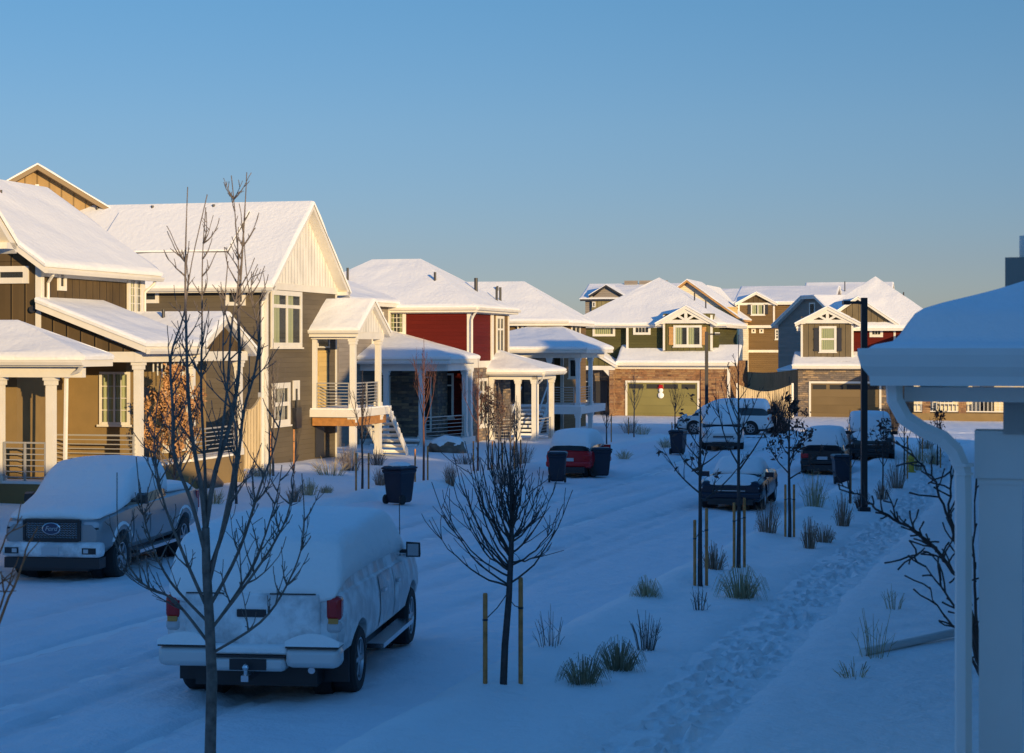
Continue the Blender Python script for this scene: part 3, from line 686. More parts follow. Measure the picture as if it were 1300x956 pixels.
# ================================================================ ACROSS THE END OF THE STREET (fronts face the camera)
D_ = V((math.sin(R(104.5)), math.cos(R(104.5)), 0))      # to the right along those fronts
def house_at(px, d, label):
    p = at(px, 0, d); o = V((p.x, p.y, 0)); return thing('house', label, 'house', o), o, side(o)
def shutter(h, fc, x0, x1, y0, y1, out, mat):
    a0, a1 = fc.px(x0, y0, out)[0], fc.px(x1, y0, out)[0]; z0, z1 = fc.px(x0, y1, out)[1], fc.px(x0, y0, out)[1]
    m = MB(); fc.box(m, a0, a1, z0, z1, out-.01, out+.05)
    for k in range(3): zz = z0+(z1-z0)*(.03+.44*k); fc.box(m, a0-.02, a1+.02, zz, zz+.1, out+.05, out+.075)
    return m.build('shutter', M[mat], h)
def bay_gable(h, fc, x0, x1, yb, yt, out, mat, apx, apy, tips, tw=1.6):
    "upper bay on wall fc, proud by out: box, gabled roof, white truss ornament"
    a0, zt = fc.px(x0, yt, out); a1, _ = fc.px(x1, yt, out); _, zb = fc.px(x0, yb, out)
    fbox(h, 'bay_wall', fc, a0, a1, zb, zt+.1, out-1.4, out, mat)
    for a in (a0-.02, a1-.12): fbox(h, 'corner_board', fc, a, a+.14, zb, zt, out-.2, out+.03, 'trim')
    t0, ze = fc.px(tips[0], tips[2], out); t1, _ = fc.px(tips[1], tips[2], out); ap = (t0+t1)/2; _, za = fc.px(apx, apy, out)
    rise = za-ze; za -= .2; rise -= .15
    m = MB(); m.prism([fc.p(a0, ze, out-1.3), fc.p(a1, ze, out-1.3), fc.p(ap, ze+rise*.9, out-1.3)], fc.n*1.302); m.build('gable', M[mat], h)
    gable_roof(h, fc.p(t0,0,out), -fc.n, 3.6, fc.u, t1-t0, ze, rise, 0, .35, name='bay_roof', snow=.13, up=.02, t=.22)
    m = MB(); w = (t1-t0)/2; k = rise/w
    fc.box(m, ap-w*.86, ap+w*.86, ze+.02, ze+.26, out+.16, out+.26)
    for sg in (-1, 1):
        m.prism([fc.p(ap+sg*w*.95, ze-.02, out+.18), fc.p(ap+sg*w*.7, ze-.02, out+.18), fc.p(ap, ze+rise-.42, out+.18), fc.p(ap, ze+rise-.08, out+.18)], fc.n*.1)
        m.prism([fc.p(ap+sg*.12, ze+.2, out+.165), fc.p(ap+sg*w*.42, ze+rise*.55, out+.165), fc.p(ap+sg*w*.34, ze+rise*.62, out+.165), fc.p(ap, ze+.3, out+.165)], fc.n*.1)
    m.box(fc.p(ap-.1, ze+.1, out+.15), fc.u*.2, fc.n*.12, (0,0,rise-.3)); m.build('truss', M['trim'], h)
    return a0, a1
def garage_door(h, fc, x0, x1, y0, y1, out, mat, n=4):
    a0, zt = fc.px(x0, y0, out); a1, _ = fc.px(x1, y0, out); _, zb = fc.px(x0, y1, out)
    m = MB(); fc.box(m, a0, a0+.14, zb, zt, out-.05, out+.06); fc.box(m, a1-.14, a1, zb, zt, out-.05, out+.06); fc.box(m, a0+.14, a1-.14, zt-.14, zt, out-.05, out+.062)
    t = m.build('garage_trim', M['trim'], h)
    d = fbox(h, 'garage_door', fc, a0+.14, a1-.14, zb, zt-.14, out-.05, out+.015, mat)
    w = (a1-a0-.28)/n; m = MB()
    for i in range(n): fc.box(m, a0+.14+w*(i+.1), a0+.14+w*(i+.9), zt-.55, zt-.24, out+.0, out+.022)
    m.build('window', M['room'], d)
    return a0, a1, zb, zt
# ---- green house
h, oE, F = house_at(778, 130, 'olive green house with brown stone garage facing down the street')
wall(h, F.p(0,0,0), 9.5, 8.05, -1.2, 3.0, 'stone_warm', 'garage_wall', du=U, dw=D_)
a0, a1, zb, zt = garage_door(h, F, 794, 888, 483, 527.5, 0, 'garage_green')
B1 = -1.6                                                          # upper wall plane
aL, _ = F.px(735, 430, B1); aR, _ = F.px(932, 430, B1); ezE = F.px(800, 410, B1)[1]
wall(h, F.p(aL,0,B1), 8.7, aR-aL-1.0, 2.2, ezE, 'green', 'upper_wall', du=U, dw=D_)
aM, _ = F.px(797, 430, B1); fbox(h, 'upper_wall', F, aM, aR-1.0, 2.2, ezE, B1-.1, B1+.45, 'green'); fbox(h, 'corner_board', F, aM-.02, aM+.14, 2.2, ezE, B1, B1+.48, 'trim')
aK, _ = F.px(905, 430, B1)
hip_roof(h, F.p(aL-.35,0,B1+.1), D_, aR-aL-.55, U, aR-aL-.6, ezE, 3.1, .4, snow=.2)
gutter(h, F.p(aL-.4,ezE-.12,B1+.7), F.p(aR,ezE-.12,B1+.7), out=F.n)
wpx(F, 752.5, 410.5, 781, 427, h, out=B1, trim=.16, curtain='cur_green', cfrac=((.0,.9),), sill=False)
wpx(F, 804, 411, 826, 425, h, out=B1+.45, trim=.16, grid=(4,1), sill=False)
bay_gable(h, F, 842, 904, 445, 400, B1+.95, 'green_b', 872, 386, (833, 910, 411))
wpx(F, 855, 413, 891, 440, h, out=B1+.95, cols=2, trim=.15, curtain='cur_green', cfrac=((.0,.55),))
shutter(h, F, 849.5, 854.5, 415, 438, B1+.95, 'orange'); shutter(h, F, 891.5, 896.5, 415, 438, B1+.95, 'orange')
A = F.p(.1,3.0,.5); gz0 = F.px(850, 462, .4)[1]
t0, t1 = F.px(783, 462, .4)[0], F.px(936, 462, .4)[0]
shed(h, F.p(t0,gz0,.45), F.p(t1,gz0,.45), F.p(t1,gz0+1.1,B1), F.p(t0,gz0+1.1,B1), (1,1,0,1), name='garage_roof', snow=.17)
gutter(h, F.p(t0,gz0,.46), F.p(t1,gz0,.46), out=F.n); fbox(h, 'frieze', F, .02, 8.0, gz0-.35, gz0-.13, 0, .04, 'trim')
m = MB(); m.prism([F.p(t1-.3,gz0-.1,.2), F.p(t1-.3,gz0-.1,B1), F.p(t1-.3,gz0+.95,B1)], -F.u*.1); m.build('gable', M['green_b'], h)
fbox(h, 'corner_board', F, 7.9, 8.07, -.9, gz0-.35, -.15, .05, 'trim')
gable_roof(h, F.p(-2.55,0,.9), U, 2.6, F.u, 2.85, gz0-.1, .85, .1, .15, name='entry_roof', snow=.15)
tri(h, F, -2.5, .25, gz0-.12, .8, .8, .9, 'green_b'); fbox(h, 'beam', F, -2.55, .3, gz0-.42, gz0-.14, .72, .92, 'trim')
m = MB()
for sg, a in ((1,-2.3),(-1,.1)): m.prism([F.p(a,gz0-.42,.75), F.p(a+sg*.6,gz0-.42,.75), F.p(a,gz0-1.05,.75)], F.n*.12)
m.build('bracket', M['trim'], h)
for a in (-2.35,.1): m = MB(); F.box(m, a-.16, a+.16, -.9, gz0-.42, .6, .92); m.build('column', M['stone_warm'], h)
fbox(h, 'entry_wall', F, -3.2, 0, -.9, 3.0, -3, -1.2, 'stone_dark'); fbox(h, 'door', F, -1.5, -.6, -.7, 1.6, -1.2, -1.14, 'dark'); window(F, -2.5, -1.9, .2, 1.6, h, out=-1.2, trim=.07)
q = F.p(5.0,ezE+1.9,B1-2.6); vent(h, q, .4); vent(h, F.p(5.9,ezE+1.3,B1-1.9), .3)
tE = h; FE = F

# ---- red house with taupe bay and stone garage
h, oF, F = house_at(1013, 130, 'red and taupe house with dark stone garage beside the tall street lamp')
wall(h, F.p(0,0,0), 7.5, 8.0, -1.4, 3.0, 'stone_dark', 'garage_wall', du=U, dw=D_)
garage_door(h, F, 1027, 1119, 484, 530, 0, 'garage_taupe')
B2 = -1.4; aL = F.px(1020, 430, B2)[0]; ezF = F.px(1090, 413, B2)[1]
wall(h, F.p(aL,0,B2), 7, 9.2, 2.2, ezF, 'red', 'upper_wall', du=U, dw=D_)
hip_roof(h, F.p(aL,0,B2+.2), D_, 9.3, U, 9.28, ezF, 3.3, .4, snow=.2)
for x in (1134.5,): a = F.px(x,430,B2)[0]; fbox(h, 'corner_board', F, a, a+.14, 2.2, ezF, B2, B2+.04, 'trim')
bay_gable(h, F, 1017, 1083, 454, 404, B2+.8, 'taupe_b', 1051, 387, (1010, 1092, 411))
wpx(F, 1040, 414, 1062, 447, h, out=B2+.8, trim=.16, rows=(.5,), curtain='cur_green', cfrac=((0,1),))
shutter(h, F, 1033.5, 1039, 416, 446, B2+.8, 'dark'); shutter(h, F, 1063, 1068.5, 416, 446, B2+.8, 'dark')
a0 = F.px(1040,400,B2+.2)[0]; a1 = F.px(1139,400,B2+.2)[0]; ze = F.px(1100,412,B2+.2)[1]; za = F.px(1075,375,B2+.2)[1]
gable_roof(h, F.p(a0,0,B2+.2), U, 4, F.u, a1-a0, ze, za-ze-.2, 0.1, .3, name='front_gable_roof', snow=.13)
tri(h, F, a0+.2, a1-.2, ze, za-ze-.35, B2-.5, B2+.22, 'taupe_b'); fbox(h, 'frieze', F, a0, a1, ze-.22, ze+.02, B2, B2+.26, 'trim')
wpx(F, 1104, 416, 1121, 428, h, out=B2, trim=.18, grid=(3,1), sill=False)
gz1 = F.px(1060, 466, .4)[1]; t0, t1 = F.px(1006,462,.4)[0], F.px(1155,462,.4)[0]
shed(h, F.p(t0,gz1,.45), F.p(t1,gz1,.45), F.p(t1,gz1+.85,B2), F.p(t0,gz1+.85,B2), (1,1,0,1), name='garage_roof', snow=.16)
gutter(h, F.p(t0,gz1,.46), F.p(t1,gz1,.46), out=F.n)
for (u, w, k) in ((6.9,-3.3,2.0),(6.6,-2.7,1.5)): vent(h, F.p(u,ezF+k,B2+w+.2), .35)
FF = F

# ---- gray house turned away behind it
p = at(988, 0, 152); oH = V((p.x, p.y, 0)); fH = Fc(oH, 156)
h = thing('house', 'slate gray house turned away from the sun between the tan and taupe houses', 'house', oH)
zt = HC + (HY-412)/FPX*152; zr = HC + (HY-378)/FPX*148
m = MB(); L = 9.4
m.prism([fH.p(0,-1,0), fH.p(L,-1,0), fH.p(L,zt,0), fH.p(L*.62,zr,0), fH.p(L*.42,zr,0), fH.p(0,zt,0)], -fH.n*3); m.build('wall', M['slate'], h)
roofs([([fH.p(-.4,zt-.2,.4), fH.p(L*.42,zr,.4), fH.p(L*.42,zr,-3.3), fH.p(-.4,zt-.2,-3.3)], [1,0,1,1]), ([fH.p(L*.42,zr,.4), fH.p(L*.62,zr,.4), fH.p(L*.62,zr,-3.3), fH.p(L*.42,zr,-3.3)], [1,0,1,0]),
       ([fH.p(L*.62,zr,.4), fH.p(L+.4,zt-.2,.4), fH.p(L+.4,zt-.2,-3.3), fH.p(L*.62,zr,-3.3)], [1,1,1,0])], h, snow=.16)
window(fH, 4.6, 5.4, zr-1.8, zr-.4, h, trim=.1)
wall(h, fH.p(3.2,0,1.2), 1.2, 5, -1, 2.1, 'stone_dark', 'entry_wall', du=-fH.n, dw=fH.u); shed(h, fH.p(2.6,2.05,1.7), fH.p(8.6,2.05,1.7), fH.p(8.6,2.5,0), fH.p(2.6,2.5,0), (1,1,0,1), name='entry_roof')

# ---- tan three-storey house
h, oT, F = house_at(938, 165, 'three storey tan house with dark shutters beyond the wooden fence')
wall(h, F.p(0,0,0), 10, 6.5, -1, HC+(HY-384)/FPX*165, 'tanlap', 'wall', du=U, dw=D_)
zt = HC+(HY-384)/FPX*165
gable_roof(h, F.p(-.2,0,0), D_, 8.3, U, 9, zt, 1.35, .4, .2, snow=.16)
a0, a1 = F.px(937,400,.5)[0], F.px(983.5,400,.5)[0]; zb = F.px(940,415,.5)[1]
fbox(h, 'bay_wall', F, a0, a1, zb, zt, -.2, .5, 'tanlap')
gable_roof(h, F.p(a0,0,.5), U, 3, F.u, a1-a0, zt-.1, .85, .2, .3, name='bay_roof', snow=.13); tri(h, F, a0+.1, a1-.1, zt-.08, .8, -.2, .52, 'brown'); fbox(h, 'frieze', F, a0, a1, zt-.25, zt-.05, -.1, .56, 'trim')
fbox(h, 'belt_board', F, a0-.05, a1, zb-.1, zb+.14, 0, .56, 'trim'); zz = F.px(940,446)[1]; fbox(h, 'belt_board', F, a0, 6.5, zz-.1, zz+.12, 0, .05, 'trim')
wpx(F, 953.5, 385.5, 971, 400, h, out=.5, cols=2, trim=.1, curtain='cur_green', cfrac=((0,.7),)); shutter(h, F, 949.5, 953, 387, 399, .5, 'dark'); shutter(h, F, 971.5, 975, 387, 399, .5, 'dark')
for x in (944, 954, 964): wpx(F, x, 417, x+5.5, 423, h, trim=.12, sill=False)
for a in (a0, a1-.14): fbox(h, 'corner_board', F, a, a+.14, zb, zt-.2, .3, .53, 'trim')
wpx(F, 984, 418, 989, 431, h, trim=.1, rows=(.33,.66))

# ---- houses further back
h, o, F = house_at(743, 172, 'blue gray far house peeking over the left slope of the green house roof')
zt = HC+(HY-379)/FPX*172
fS = Fc((o.x, o.y), 150); wall(h, F.p(0,0,0), 7, 9, -1, zt, 'slate', 'wall', du=U, dw=D_)
a0, a1 = F.px(752,380)[0], F.px(790,380)[0]; za = HC+(HY-362)/FPX*172
gable_roof(h, F.p(a0,0,.3), U, 6, F.u, a1-a0, zt+.3, za-zt-.4, .2, .3, mat='dark', snow=.12); tri(h, F, a0, a1, zt, za-zt-.1, -1, .3, 'slate'); fbox(h, 'wall', F, a0, a1, -1, zt+.1, -1, .28, 'olive_b')
gable_roof(h, F.p(0,0,0), D_, 8, U, 7, zt, 1.25, .4, .4, mat='dark', snow=.15); wpx(F, 752, 383, 756, 390, h, out=.3, trim=.08, sill=False)
q = MB(); 
for k in range(3): q.box(F.p(3+k*1.4, zt+1.35, -3.4), F.u*1.2, F.n*.25, (0,0,.35))
q.build('roof_vent', M['slate'], h)
h, o, F = house_at(858, 160, 'white and yellow gabled far house right of the green house peak')
a1 = F.px(938,400)[0]; zt = HC+(HY-404)/FPX*160; za = HC+(HY-357)/FPX*160; ap = F.px(873,360)[0]
zl = za-.9
m = MB(); m.prism([F.p(ap-4.2,-1,0), F.p(a1,-1,0), F.p(a1,zt,0), F.p(ap,za-.15,0), F.p(ap-4.2,zt,0)], -F.n*8); m.build('wall', M['creamlap'], h)
fbox(h, 'siding_panel', F, ap+.8, a1-.1, 3, za-2.2, 0, .03, 'yellow_lap')
roofs([([F.p(a1+.3,zt-.2,.5), F.p(ap,za,.5), F.p(ap,za,-8), F.p(a1+.3,zt-.2,-8)], [1,0,1,1]), ([F.p(ap-4.4,zt-.2,.5), F.p(ap,za,.5), F.p(ap,za,-8), F.p(ap-4.4,zt-.2,-8)], [1,0,1,1])], h, mat='orange', snow=.12)
h, o, F = house_at(897, 178, 'olive gabled far house between the white gable and the tan house')
a0, a1 = F.px(880,380)[0], F.px(917,380)[0]; zt = HC+(HY-381)/FPX*178; za = HC+(HY-363)/FPX*178
wall(h, F.p(a0+.3,0,0), 8, a1-a0-.6, -1, zt, 'green', 'wall', du=U, dw=D_); gable_roof(h, F.p(a0+.3,0,0), U, 8, F.u, a1-a0-.6, zt, za-zt-.1, .3, .4, snow=.13); tri(h, F, a0+.3, a1-.3, zt, za-zt-.15, -1, .03, 'olive_b'); fbox(h, 'frieze', F, a0+.2, a1-.2, zt-.25, zt, 0, .06, 'trim')
wpx(F, 902, 383.5, 908, 388, h, trim=.12, sill=False)
h, o, F = house_at(912, 196, 'white far house with three tiny dark windows beside the tan house')
zt = HC+(HY-384)/FPX*196
wall(h, F.p(0,0,0), 8, 5, -1, zt, 'creamlap', 'wall', du=U, dw=D_); gable_roof(h, F.p(0,0,0), D_, 5, U, 8, zt, 1.35, .3, .3, snow=.14)
for x in (914, 921, 928): wpx(F, x, 388, x+3, 391.5, h, trim=.06, sill=False)
h, o, F = house_at(1022, 175, 'far snow roofed house seen between the slate gable and the red house')
zt = HC+(HY-383)/FPX*175; wall(h, F.p(0,0,0), 8, 9, -1, zt, 'tanlap', 'wall', du=U, dw=D_); gable_roof(h, F.p(0,0,0), D_, 7.5, U, 8, zt, 1.7, .3, .3, snow=.16); window(F, 1, 2.2, zt-1.8, zt-.5, h, trim=.1); vent(h, F.p(3.5, zt+1, -1.8), .9)

# ---- cream porch house at the right edge, seen under the near eave
h, o, F = house_at(1158, 124, 'cream house with stone columns and white balustrade seen beneath the near eave')
wall(h, F.p(0,0,-2.5), 8, 12, -1.2, 4.6, 'creamlap', 'wall', du=U, dw=D_); hip_roof(h, F.p(0,0,-2.3), D_, 12, U, 8, 4.6, 2, .4)
wall(h, F.p(0,0,.05), 2.6, 6.5, -1.4, -.35, 'stucco', 'deck', du=U, dw=D_); shed(h, F.p(-.4,2.2,.5), F.p(12.3,2.2,.5), F.p(12.3,3.0,-2.5), F.p(-.4,3.0,-2.5), (1,1,0,1), name='porch_roof')
for a in (.9, 3.2, 6.3): 
    m = MB(); F.box(m, a-.25, a+.25, -.35, .7, -.5, 0); m.build('column_base', M['stone_warm'], h); m = MB(); F.box(m, a-.14, a+.14, .7, 2.2, -.4, -.1); m.build('column', M['trim'], h)
m = MB()
for k in range(24): F.box(m, .3+k*.25, .34+k*.25, -.2, .6, -.1, -.06)
F.box(m, .2, 6.2, .6, .67, -.12, -.04); F.box(m, .2, 6.2, -.27, -.2, -.12, -.04); m.build('railing', M['trim'], h)
window(F, 1.5, 2.6, .2, 1.9, h, out=-2.5, trim=.1); fbox(h, 'door', F, 4.3, 5.2, -.3, 1.8, -2.5, -2.44, 'dark')
steps(h, F.p(8.0,0,.05), F.n, 1.6, -1.2, -.35, 4)
# ================================================================ NEAR HOUSE AT THE RIGHT EDGE (porch corner close to the camera)
X_, Y_ = RN, RD
oN = V((1.755, 9.0, 0)); h = thing('house', 'pale house whose snow laden porch corner with gutter and column fills the right edge', 'house', oN)
e = oN + V((0,0,3.98))
roofs([([e, e+X_*5, e+X_*5+Y_*2.6+V((0,0,.85)), e+X_*2.6+Y_*2.6+V((0,0,.85))], [1,0,0,0]), ([e, e+X_*2.6+Y_*2.6+V((0,0,.85)), e+X_*2.6+Y_*5+V((0,0,.85)), e+Y_*5], [0,0,0,1])],
      h, name='porch_roof', t=.14, snow=.001, mat='trim_cool', up=0)
# drifted snow with a rounded lip
m = MB(); nx, ny = 64, 64
vs = []
for j in range(ny+1):
    for i in range(nx+1):
        u = 5.2*(i/nx)**1.7 - .07; w = 5.2*(j/ny)**1.7 - .07; q = min(u, w)+.07
        z = .327*max(q-.07, 0) + .035*math.sin(min(q/.07, 1)*math.pi/2) + .10*sstep(.11, .25, q) + .02*noise.noise((u*1.5, w*1.5, 3))*min(1, q*3) - .012*math.exp(-((q-.14)/.04)**2)
        vs.append(e + X_*u + Y_*w + V((0,0,z)))
m.add(vs, [(j*(nx+1)+i, j*(nx+1)+i+1, (j+1)*(nx+1)+i+1, (j+1)*(nx+1)+i) for j in range(ny) for i in range(nx)])
m.build('snow', M['snow'], [c for c in h.children if c.name.startswith('porch_roof')][0], smooth=180, fix=False)
def kgut(p, q, out):
    m = MB(); pr = [V((0,0,.012)), V((0,0,-.165)), out*.045+V((0,0,-.165)), out*.05+V((0,0,-.12)), out*.085+V((0,0,-.075)), out*.10+V((0,0,-.02)), out*.10+V((0,0,.012)), out*.092+V((0,0,.012))]
    a = [p+k for k in pr]; d = q-p
    # mitre the outer corner
    b = [x + d for x in a]; o2 = d.normalized()
    a = [x - o2*((x-p).dot(out)) for x in a]
    n = len(a); m.add(a+b, [tuple(range(n))[::-1], tuple(range(n, 2*n))] + [(i,(i+1)%n,(i+1)%n+n,i+n) for i in range(n)]); return m.build('gutter', M['trim_cool'], h)
kgut(e, e+X_*5, -Y_); kgut(e, e+Y_*5, -X_)
m = MB(); m.box(e+X_*.10+Y_*.16+V((0,0,-.245)), X_*4.9, Y_*.12, (0,0,.07)); m.box(e+X_*.16+Y_*.2+V((0,0,-.245)), X_*.12, Y_*4.6, (0,0,.07)); m.build('frieze', M['trim_cool'], h)
m = MB(); m.box(e+X_*.56+Y_*.30+V((0,0,-.40)), X_*4.3, Y_*.16, (0,0,.16)); m.build('beam', M['slate'], h)  # dark slate colour puts the deep shade under the soffit into this beam
cp = at(1270,0,9.15); cp.z = 0
for hw, z0, z1 in ((.122,3.36,3.59),(.102,-.3,3.36),(.108,3.33,3.358)): m.box(cp-X_*hw+Y_*(.13-hw)+V((0,0,z0)), X_*2*hw, Y_*2*hw, (0,0,z1-z0))
m.build('column', M['trim_cool'], h)
wp = lambda px, py, d=9.05: at(px, py, d)
pipe(h, [wp(1135,487), wp(1136,508), wp(1148,530), wp(1172,546), wp(1196,556), wp(1212,572), wp(1222,596), wp(1223,640), wp(1223,1400)], .042, 'trim_cool')
m = MB(); m.tube([wp(1223,588), wp(1223,592)], .05, 8); m.tube([wp(1223,600), wp(1223,603)], .047, 8); m.build('pipe_collar', M['trim_cool'], h)
q = at(1276,0,10.6); q.z = 4.0; m = MB(); m.box(q, X_*.4, Y_*.4, (0,0,.50)); m.build('roof_vent', M['slate'], h); q = q+X_*.15+Y_*.2; m = MB(); m.tube([q+V((0,0,.5)), q+V((0,0,.63))], .075, 14); m.build('vent_pipe', M['trim'], h)
wall(h, (4.9, 11.5, 0), 8, 8, -.6, 5.8, 'creamlap', 'wall', du=RD, dw=RN)
gable_roof(h, (4.9, 11.5, 0), RN, 10, RD, 8, 5.8, .9)
wall(h, (4.3, 4.0, 0), 7.2, 8, -.6, 5.3, 'creamlap', 'wall', du=RD, dw=RN); gable_roof(h, (4.3, 4.0, 0), RN, 10, RD, 7.2, 5.3, 1.0, .3, .2)
window(Fc(V((4.9,11.5,0))-RN*0, 15.5), 2, 4, 1.2, 2.9, h, cols=2)

# the rest of that side of the street, out of the picture to the right: added houses, sized for the shade they cast on the street
def shade_house(t, L, ez, rise, label, mat='gray', dep=12):
    o = RO + RD*(t-39.0) + RN*(13.6); o.z = 0
    if o.x < .275*o.y + .6: o = o + RN*((.275*o.y+.7-o.x)/RN.x)
    h = thing('house', label, 'house', o); z = gz(o.x, o.y)-.4
    wall(h, o, L, dep, z, ez, mat, 'wall', du=RD, dw=RN); gable_roof(h, o, RN, dep, RD, L, ez, rise, .35, .3)
    f = Fc(o, 15.5); f.n = -RN
    for a in (.2, .6): window(f, L*a, L*a+1.3, ez-2.2, ez-.6, h, cols=2); 
    window(f, L*.6, L*.6+1.3, .8, 2.3, h, cols=2); fbox(h, 'door', f, L*.2, L*.2+1, -.2, 1.9, 0, .05, 'dark')
SIDE = [(-40, 12, 6.2, 2.6), (-27, 11, 6.2, 2.8), (-15, 10, 6.2, 2.8), (-4.4, 7.8, 6.0, 2.2),
        (24.2, 6.2, 4.9, 1.0), (31, 7.5, 4.6, 1.2), (39.2, 10.6, 4.6, 1.2), (50.4, 7.0, 8.8, 1.6), (58, 7, 4.3, 1.0), (65.6, 5.8, 4.5, 1.0), (72.0, 5.8, 8.6, 1.4), (78.6, 12, 5.0, 1.1)]
LB = ['first gray house behind the camera side row', 'second gray house of the row behind the camera', 'third gray house of the row behind the camera', 'gray house right behind the camera',
      'single storey garage beside the near porch house', 'single storey gray cottage beyond the garage', 'low gray cottage next to the steep roofed house', 'steep roofed gray house halfway along the right row',
      'low gray garage past the steep roofed house', 'low gray bungalow before the tall far house', 'tall steep gray house near the street end', 'last low gray bungalow of the right row']
for (t, L, e_, r_), lb in zip(SIDE, LB): shade_house(t, L, e_, r_, lb, dep=5 if t > 50 else 12)

# ================================================================ VEHICLES  (local: x forward, y left, z up)
def bring(x, zb, zt, hw, cr=.02):
    H = zt-zb
    half = [(hw*.86,zb),(hw*.965,zb+.1),(hw,zb+.38*H),(hw*.992,zb+.68*H),(hw*.955,zt-.06),(hw*.87,zt)]
    return [V((x,0,zb))] + [V((x,-y,z)) for y, z in half] + [V((x,0,zt+cr))] + [V((x,y,z)) for y, z in half[::-1]]
def cring(x, hb, hr, zb, zr, cr=.03):
    hm = hb*.45+hr*.55
    half = [(hb,zb),(hm,zb+(zr-zb)*.55),(hr,zr-.09),(hr-.06,zr-.03),(hr-.16,zr)]
    return [V((x,0,zb))] + [V((x,-y,z)) for y, z in half] + [V((x,0,zr+cr))] + [V((x,y,z)) for y, z in half[::-1]]
def dense(st, n=3):
    r = []
    for a, b in zip(st, st[1:]):
        for k in range(n): r.append(tuple(a[i]+(b[i]-a[i])*k/n for i in range(len(a))))
    return r + [st[-1]]
def wheel(root, x, y, r, w, sg):
    c = V((x, y, r)); ax = V((0, sg, 0)); m = MB()
    m.lathe([(r*.62,-w/2),(r*.9,-w/2),(r*.985,-w*.38),(r,-w*.2),(r,w*.2),(r*.985,w*.38),(r*.9,w/2),(r*.66,w/2),(r*.6,w*.3)], c, ax, 28)
    wl = m.build('wheel', M['rubber'], root, smooth=35)
    m = MB(); m.lathe([(r*.62,w*.2),(r*.64,w*.47),(r*.58,w*.47),(r*.55,w*.28),(r*.16,w*.30),(r*.16,w*.44),(.001,w*.46)], c, ax, 28)
    for k in range(6):
        a = 2*math.pi*k/6; d = V((math.cos(a),0,math.sin(a))); e = V((-math.sin(a),0,math.cos(a)))
        m.box(c + ax*(w*.30) + d*r*.1 - e*r*.07, d*r*.5, e*r*.14, ax*w*.14)
    m.build('rim', M['rim'], wl, smooth=35); return wl
def cut(o, mbs):
    c = mbs.build('cutter', M['black'])
    md = o.modifiers.new('b', 'BOOLEAN'); md.object = c; md.operation = 'DIFFERENCE'; md.solver = 'EXACT'
    bpy.context.view_layer.update(); dg = bpy.context.evaluated_depsgraph_get()
    me = bpy.data.meshes.new_from_object(o.evaluated_get(dg)); o.modifiers.clear(); o.data = me
    me.shade_smooth(); me.set_sharp_from_angle(angle=R(32)); bpy.data.objects.remove(c)
def patch(root, name, xs, hwf, z0f, z1f, mat, sg, d=.012, k=6):
    "a panel that follows the flank between two heights"
    m = MB(); n = len(xs)
    for j in range(k+1):
        for x in xs:
            z0, z1 = z0f(x), z1f(x); z = z0+(z1-z0)*j/k; m.v.append(V((x, sg*(hwf(x, z)+d), z)))
    m.f = [(j*n+i, j*n+i+1, (j+1)*n+i+1, (j+1)*n+i) for j in range(k) for i in range(n-1)]
    return m.build(name, M[mat], root, smooth=60)
def interp(st, x, i):
    if x <= st[0][0]: return st[0][i]
    for a, b in zip(st, st[1:]):
        if x <= b[0]: k = (x-a[0])/(b[0]-a[0]); return a[i]+(b[i]-a[i])*k
    return st[-1][i]
def flank(st):
    def f(x, z):
        zb, zt, hw = (interp(st, x, i) for i in (1,2,3)); H = zt-zb
        pr = [(zb,.86),(zb+.1,.965),(zb+.38*H,1),(zb+.68*H,.992),(zt-.06,.955),(zt,.87)]
        if z <= pr[0][0]: return hw*.86
        for a, b in zip(pr, pr[1:]):
            if z <= b[0]: return hw*(a[1]+(b[1]-a[1])*(z-a[0])/max(1e-4, b[0]-a[0]))
        return hw*.87
    return f
def snowcap(root, rings, mat='snow_soft', amp=.05, sub=1):
    m = MB(); rr = []
    for r in rings: rr.append([p + (V((0,0,1))*amp*noise.noise((p.x*1.3, p.y*1.3, p.z*1.3+7)) if p.z > .9 else V((0,0,0))) for p in r])
    m.loft(rr); return m.build('snow', M[mat], root, smooth=180, sub=sub)
def vehicle(name, label, cat, body, cab, axles, r, tw, track, paint, cabmat='glass_dark', group=None):
    root = thing(name, label, cat, (0,0,0), group)
    m = MB(); m.loft([bring(*s) for s in dense(body, 2)]); b = m.build('body', M[paint], root)
    c = MB()
    for ax in axles:
        for sg in (-1, 1): c.lathe([(r*1.2, -.35),(r*1.2,.35)], V((ax, sg*(track+.15), r*1.02)), V((0,1,0)), 28)
    cut(b, c)
    m = MB()
    for ax in axles:
        for sg in (-1, 1): m.lathe([(r*1.19,-.1),(r*1.19,.1)], V((ax, sg*(track-.22), r*1.02)), V((0,1,0)), 24)
    m.bx(axles[1]-.9, axles[0]+.9, -track*.8, track*.8, r*.55, r*1.2); m.build('underbody', M['black'], b)
    if cab:
        m = MB(); m.loft([cring(*s) for s in dense(cab, 2)]); m.build('cabin', M[cabmat], root, smooth=40)
    for ax in axles:
        for sg in (-1, 1): wheel(root, ax, sg*track, r, tw, sg)
    return root, b
def place(root, local, world, heading):
    rot = math.pi/2 - R(heading); c, s = math.cos(rot), math.sin(rot)
    root.rotation_euler = (0,0,rot); root.location = (world.x - (c*local[0]-s*local[1]), world.y - (s*local[0]+c*local[1]), world.z - .10)
def bxp(root, name, mat, *bs):
    m = MB()
    for b in bs: m.bx(*b)
    return m.build(name, M[mat], root)
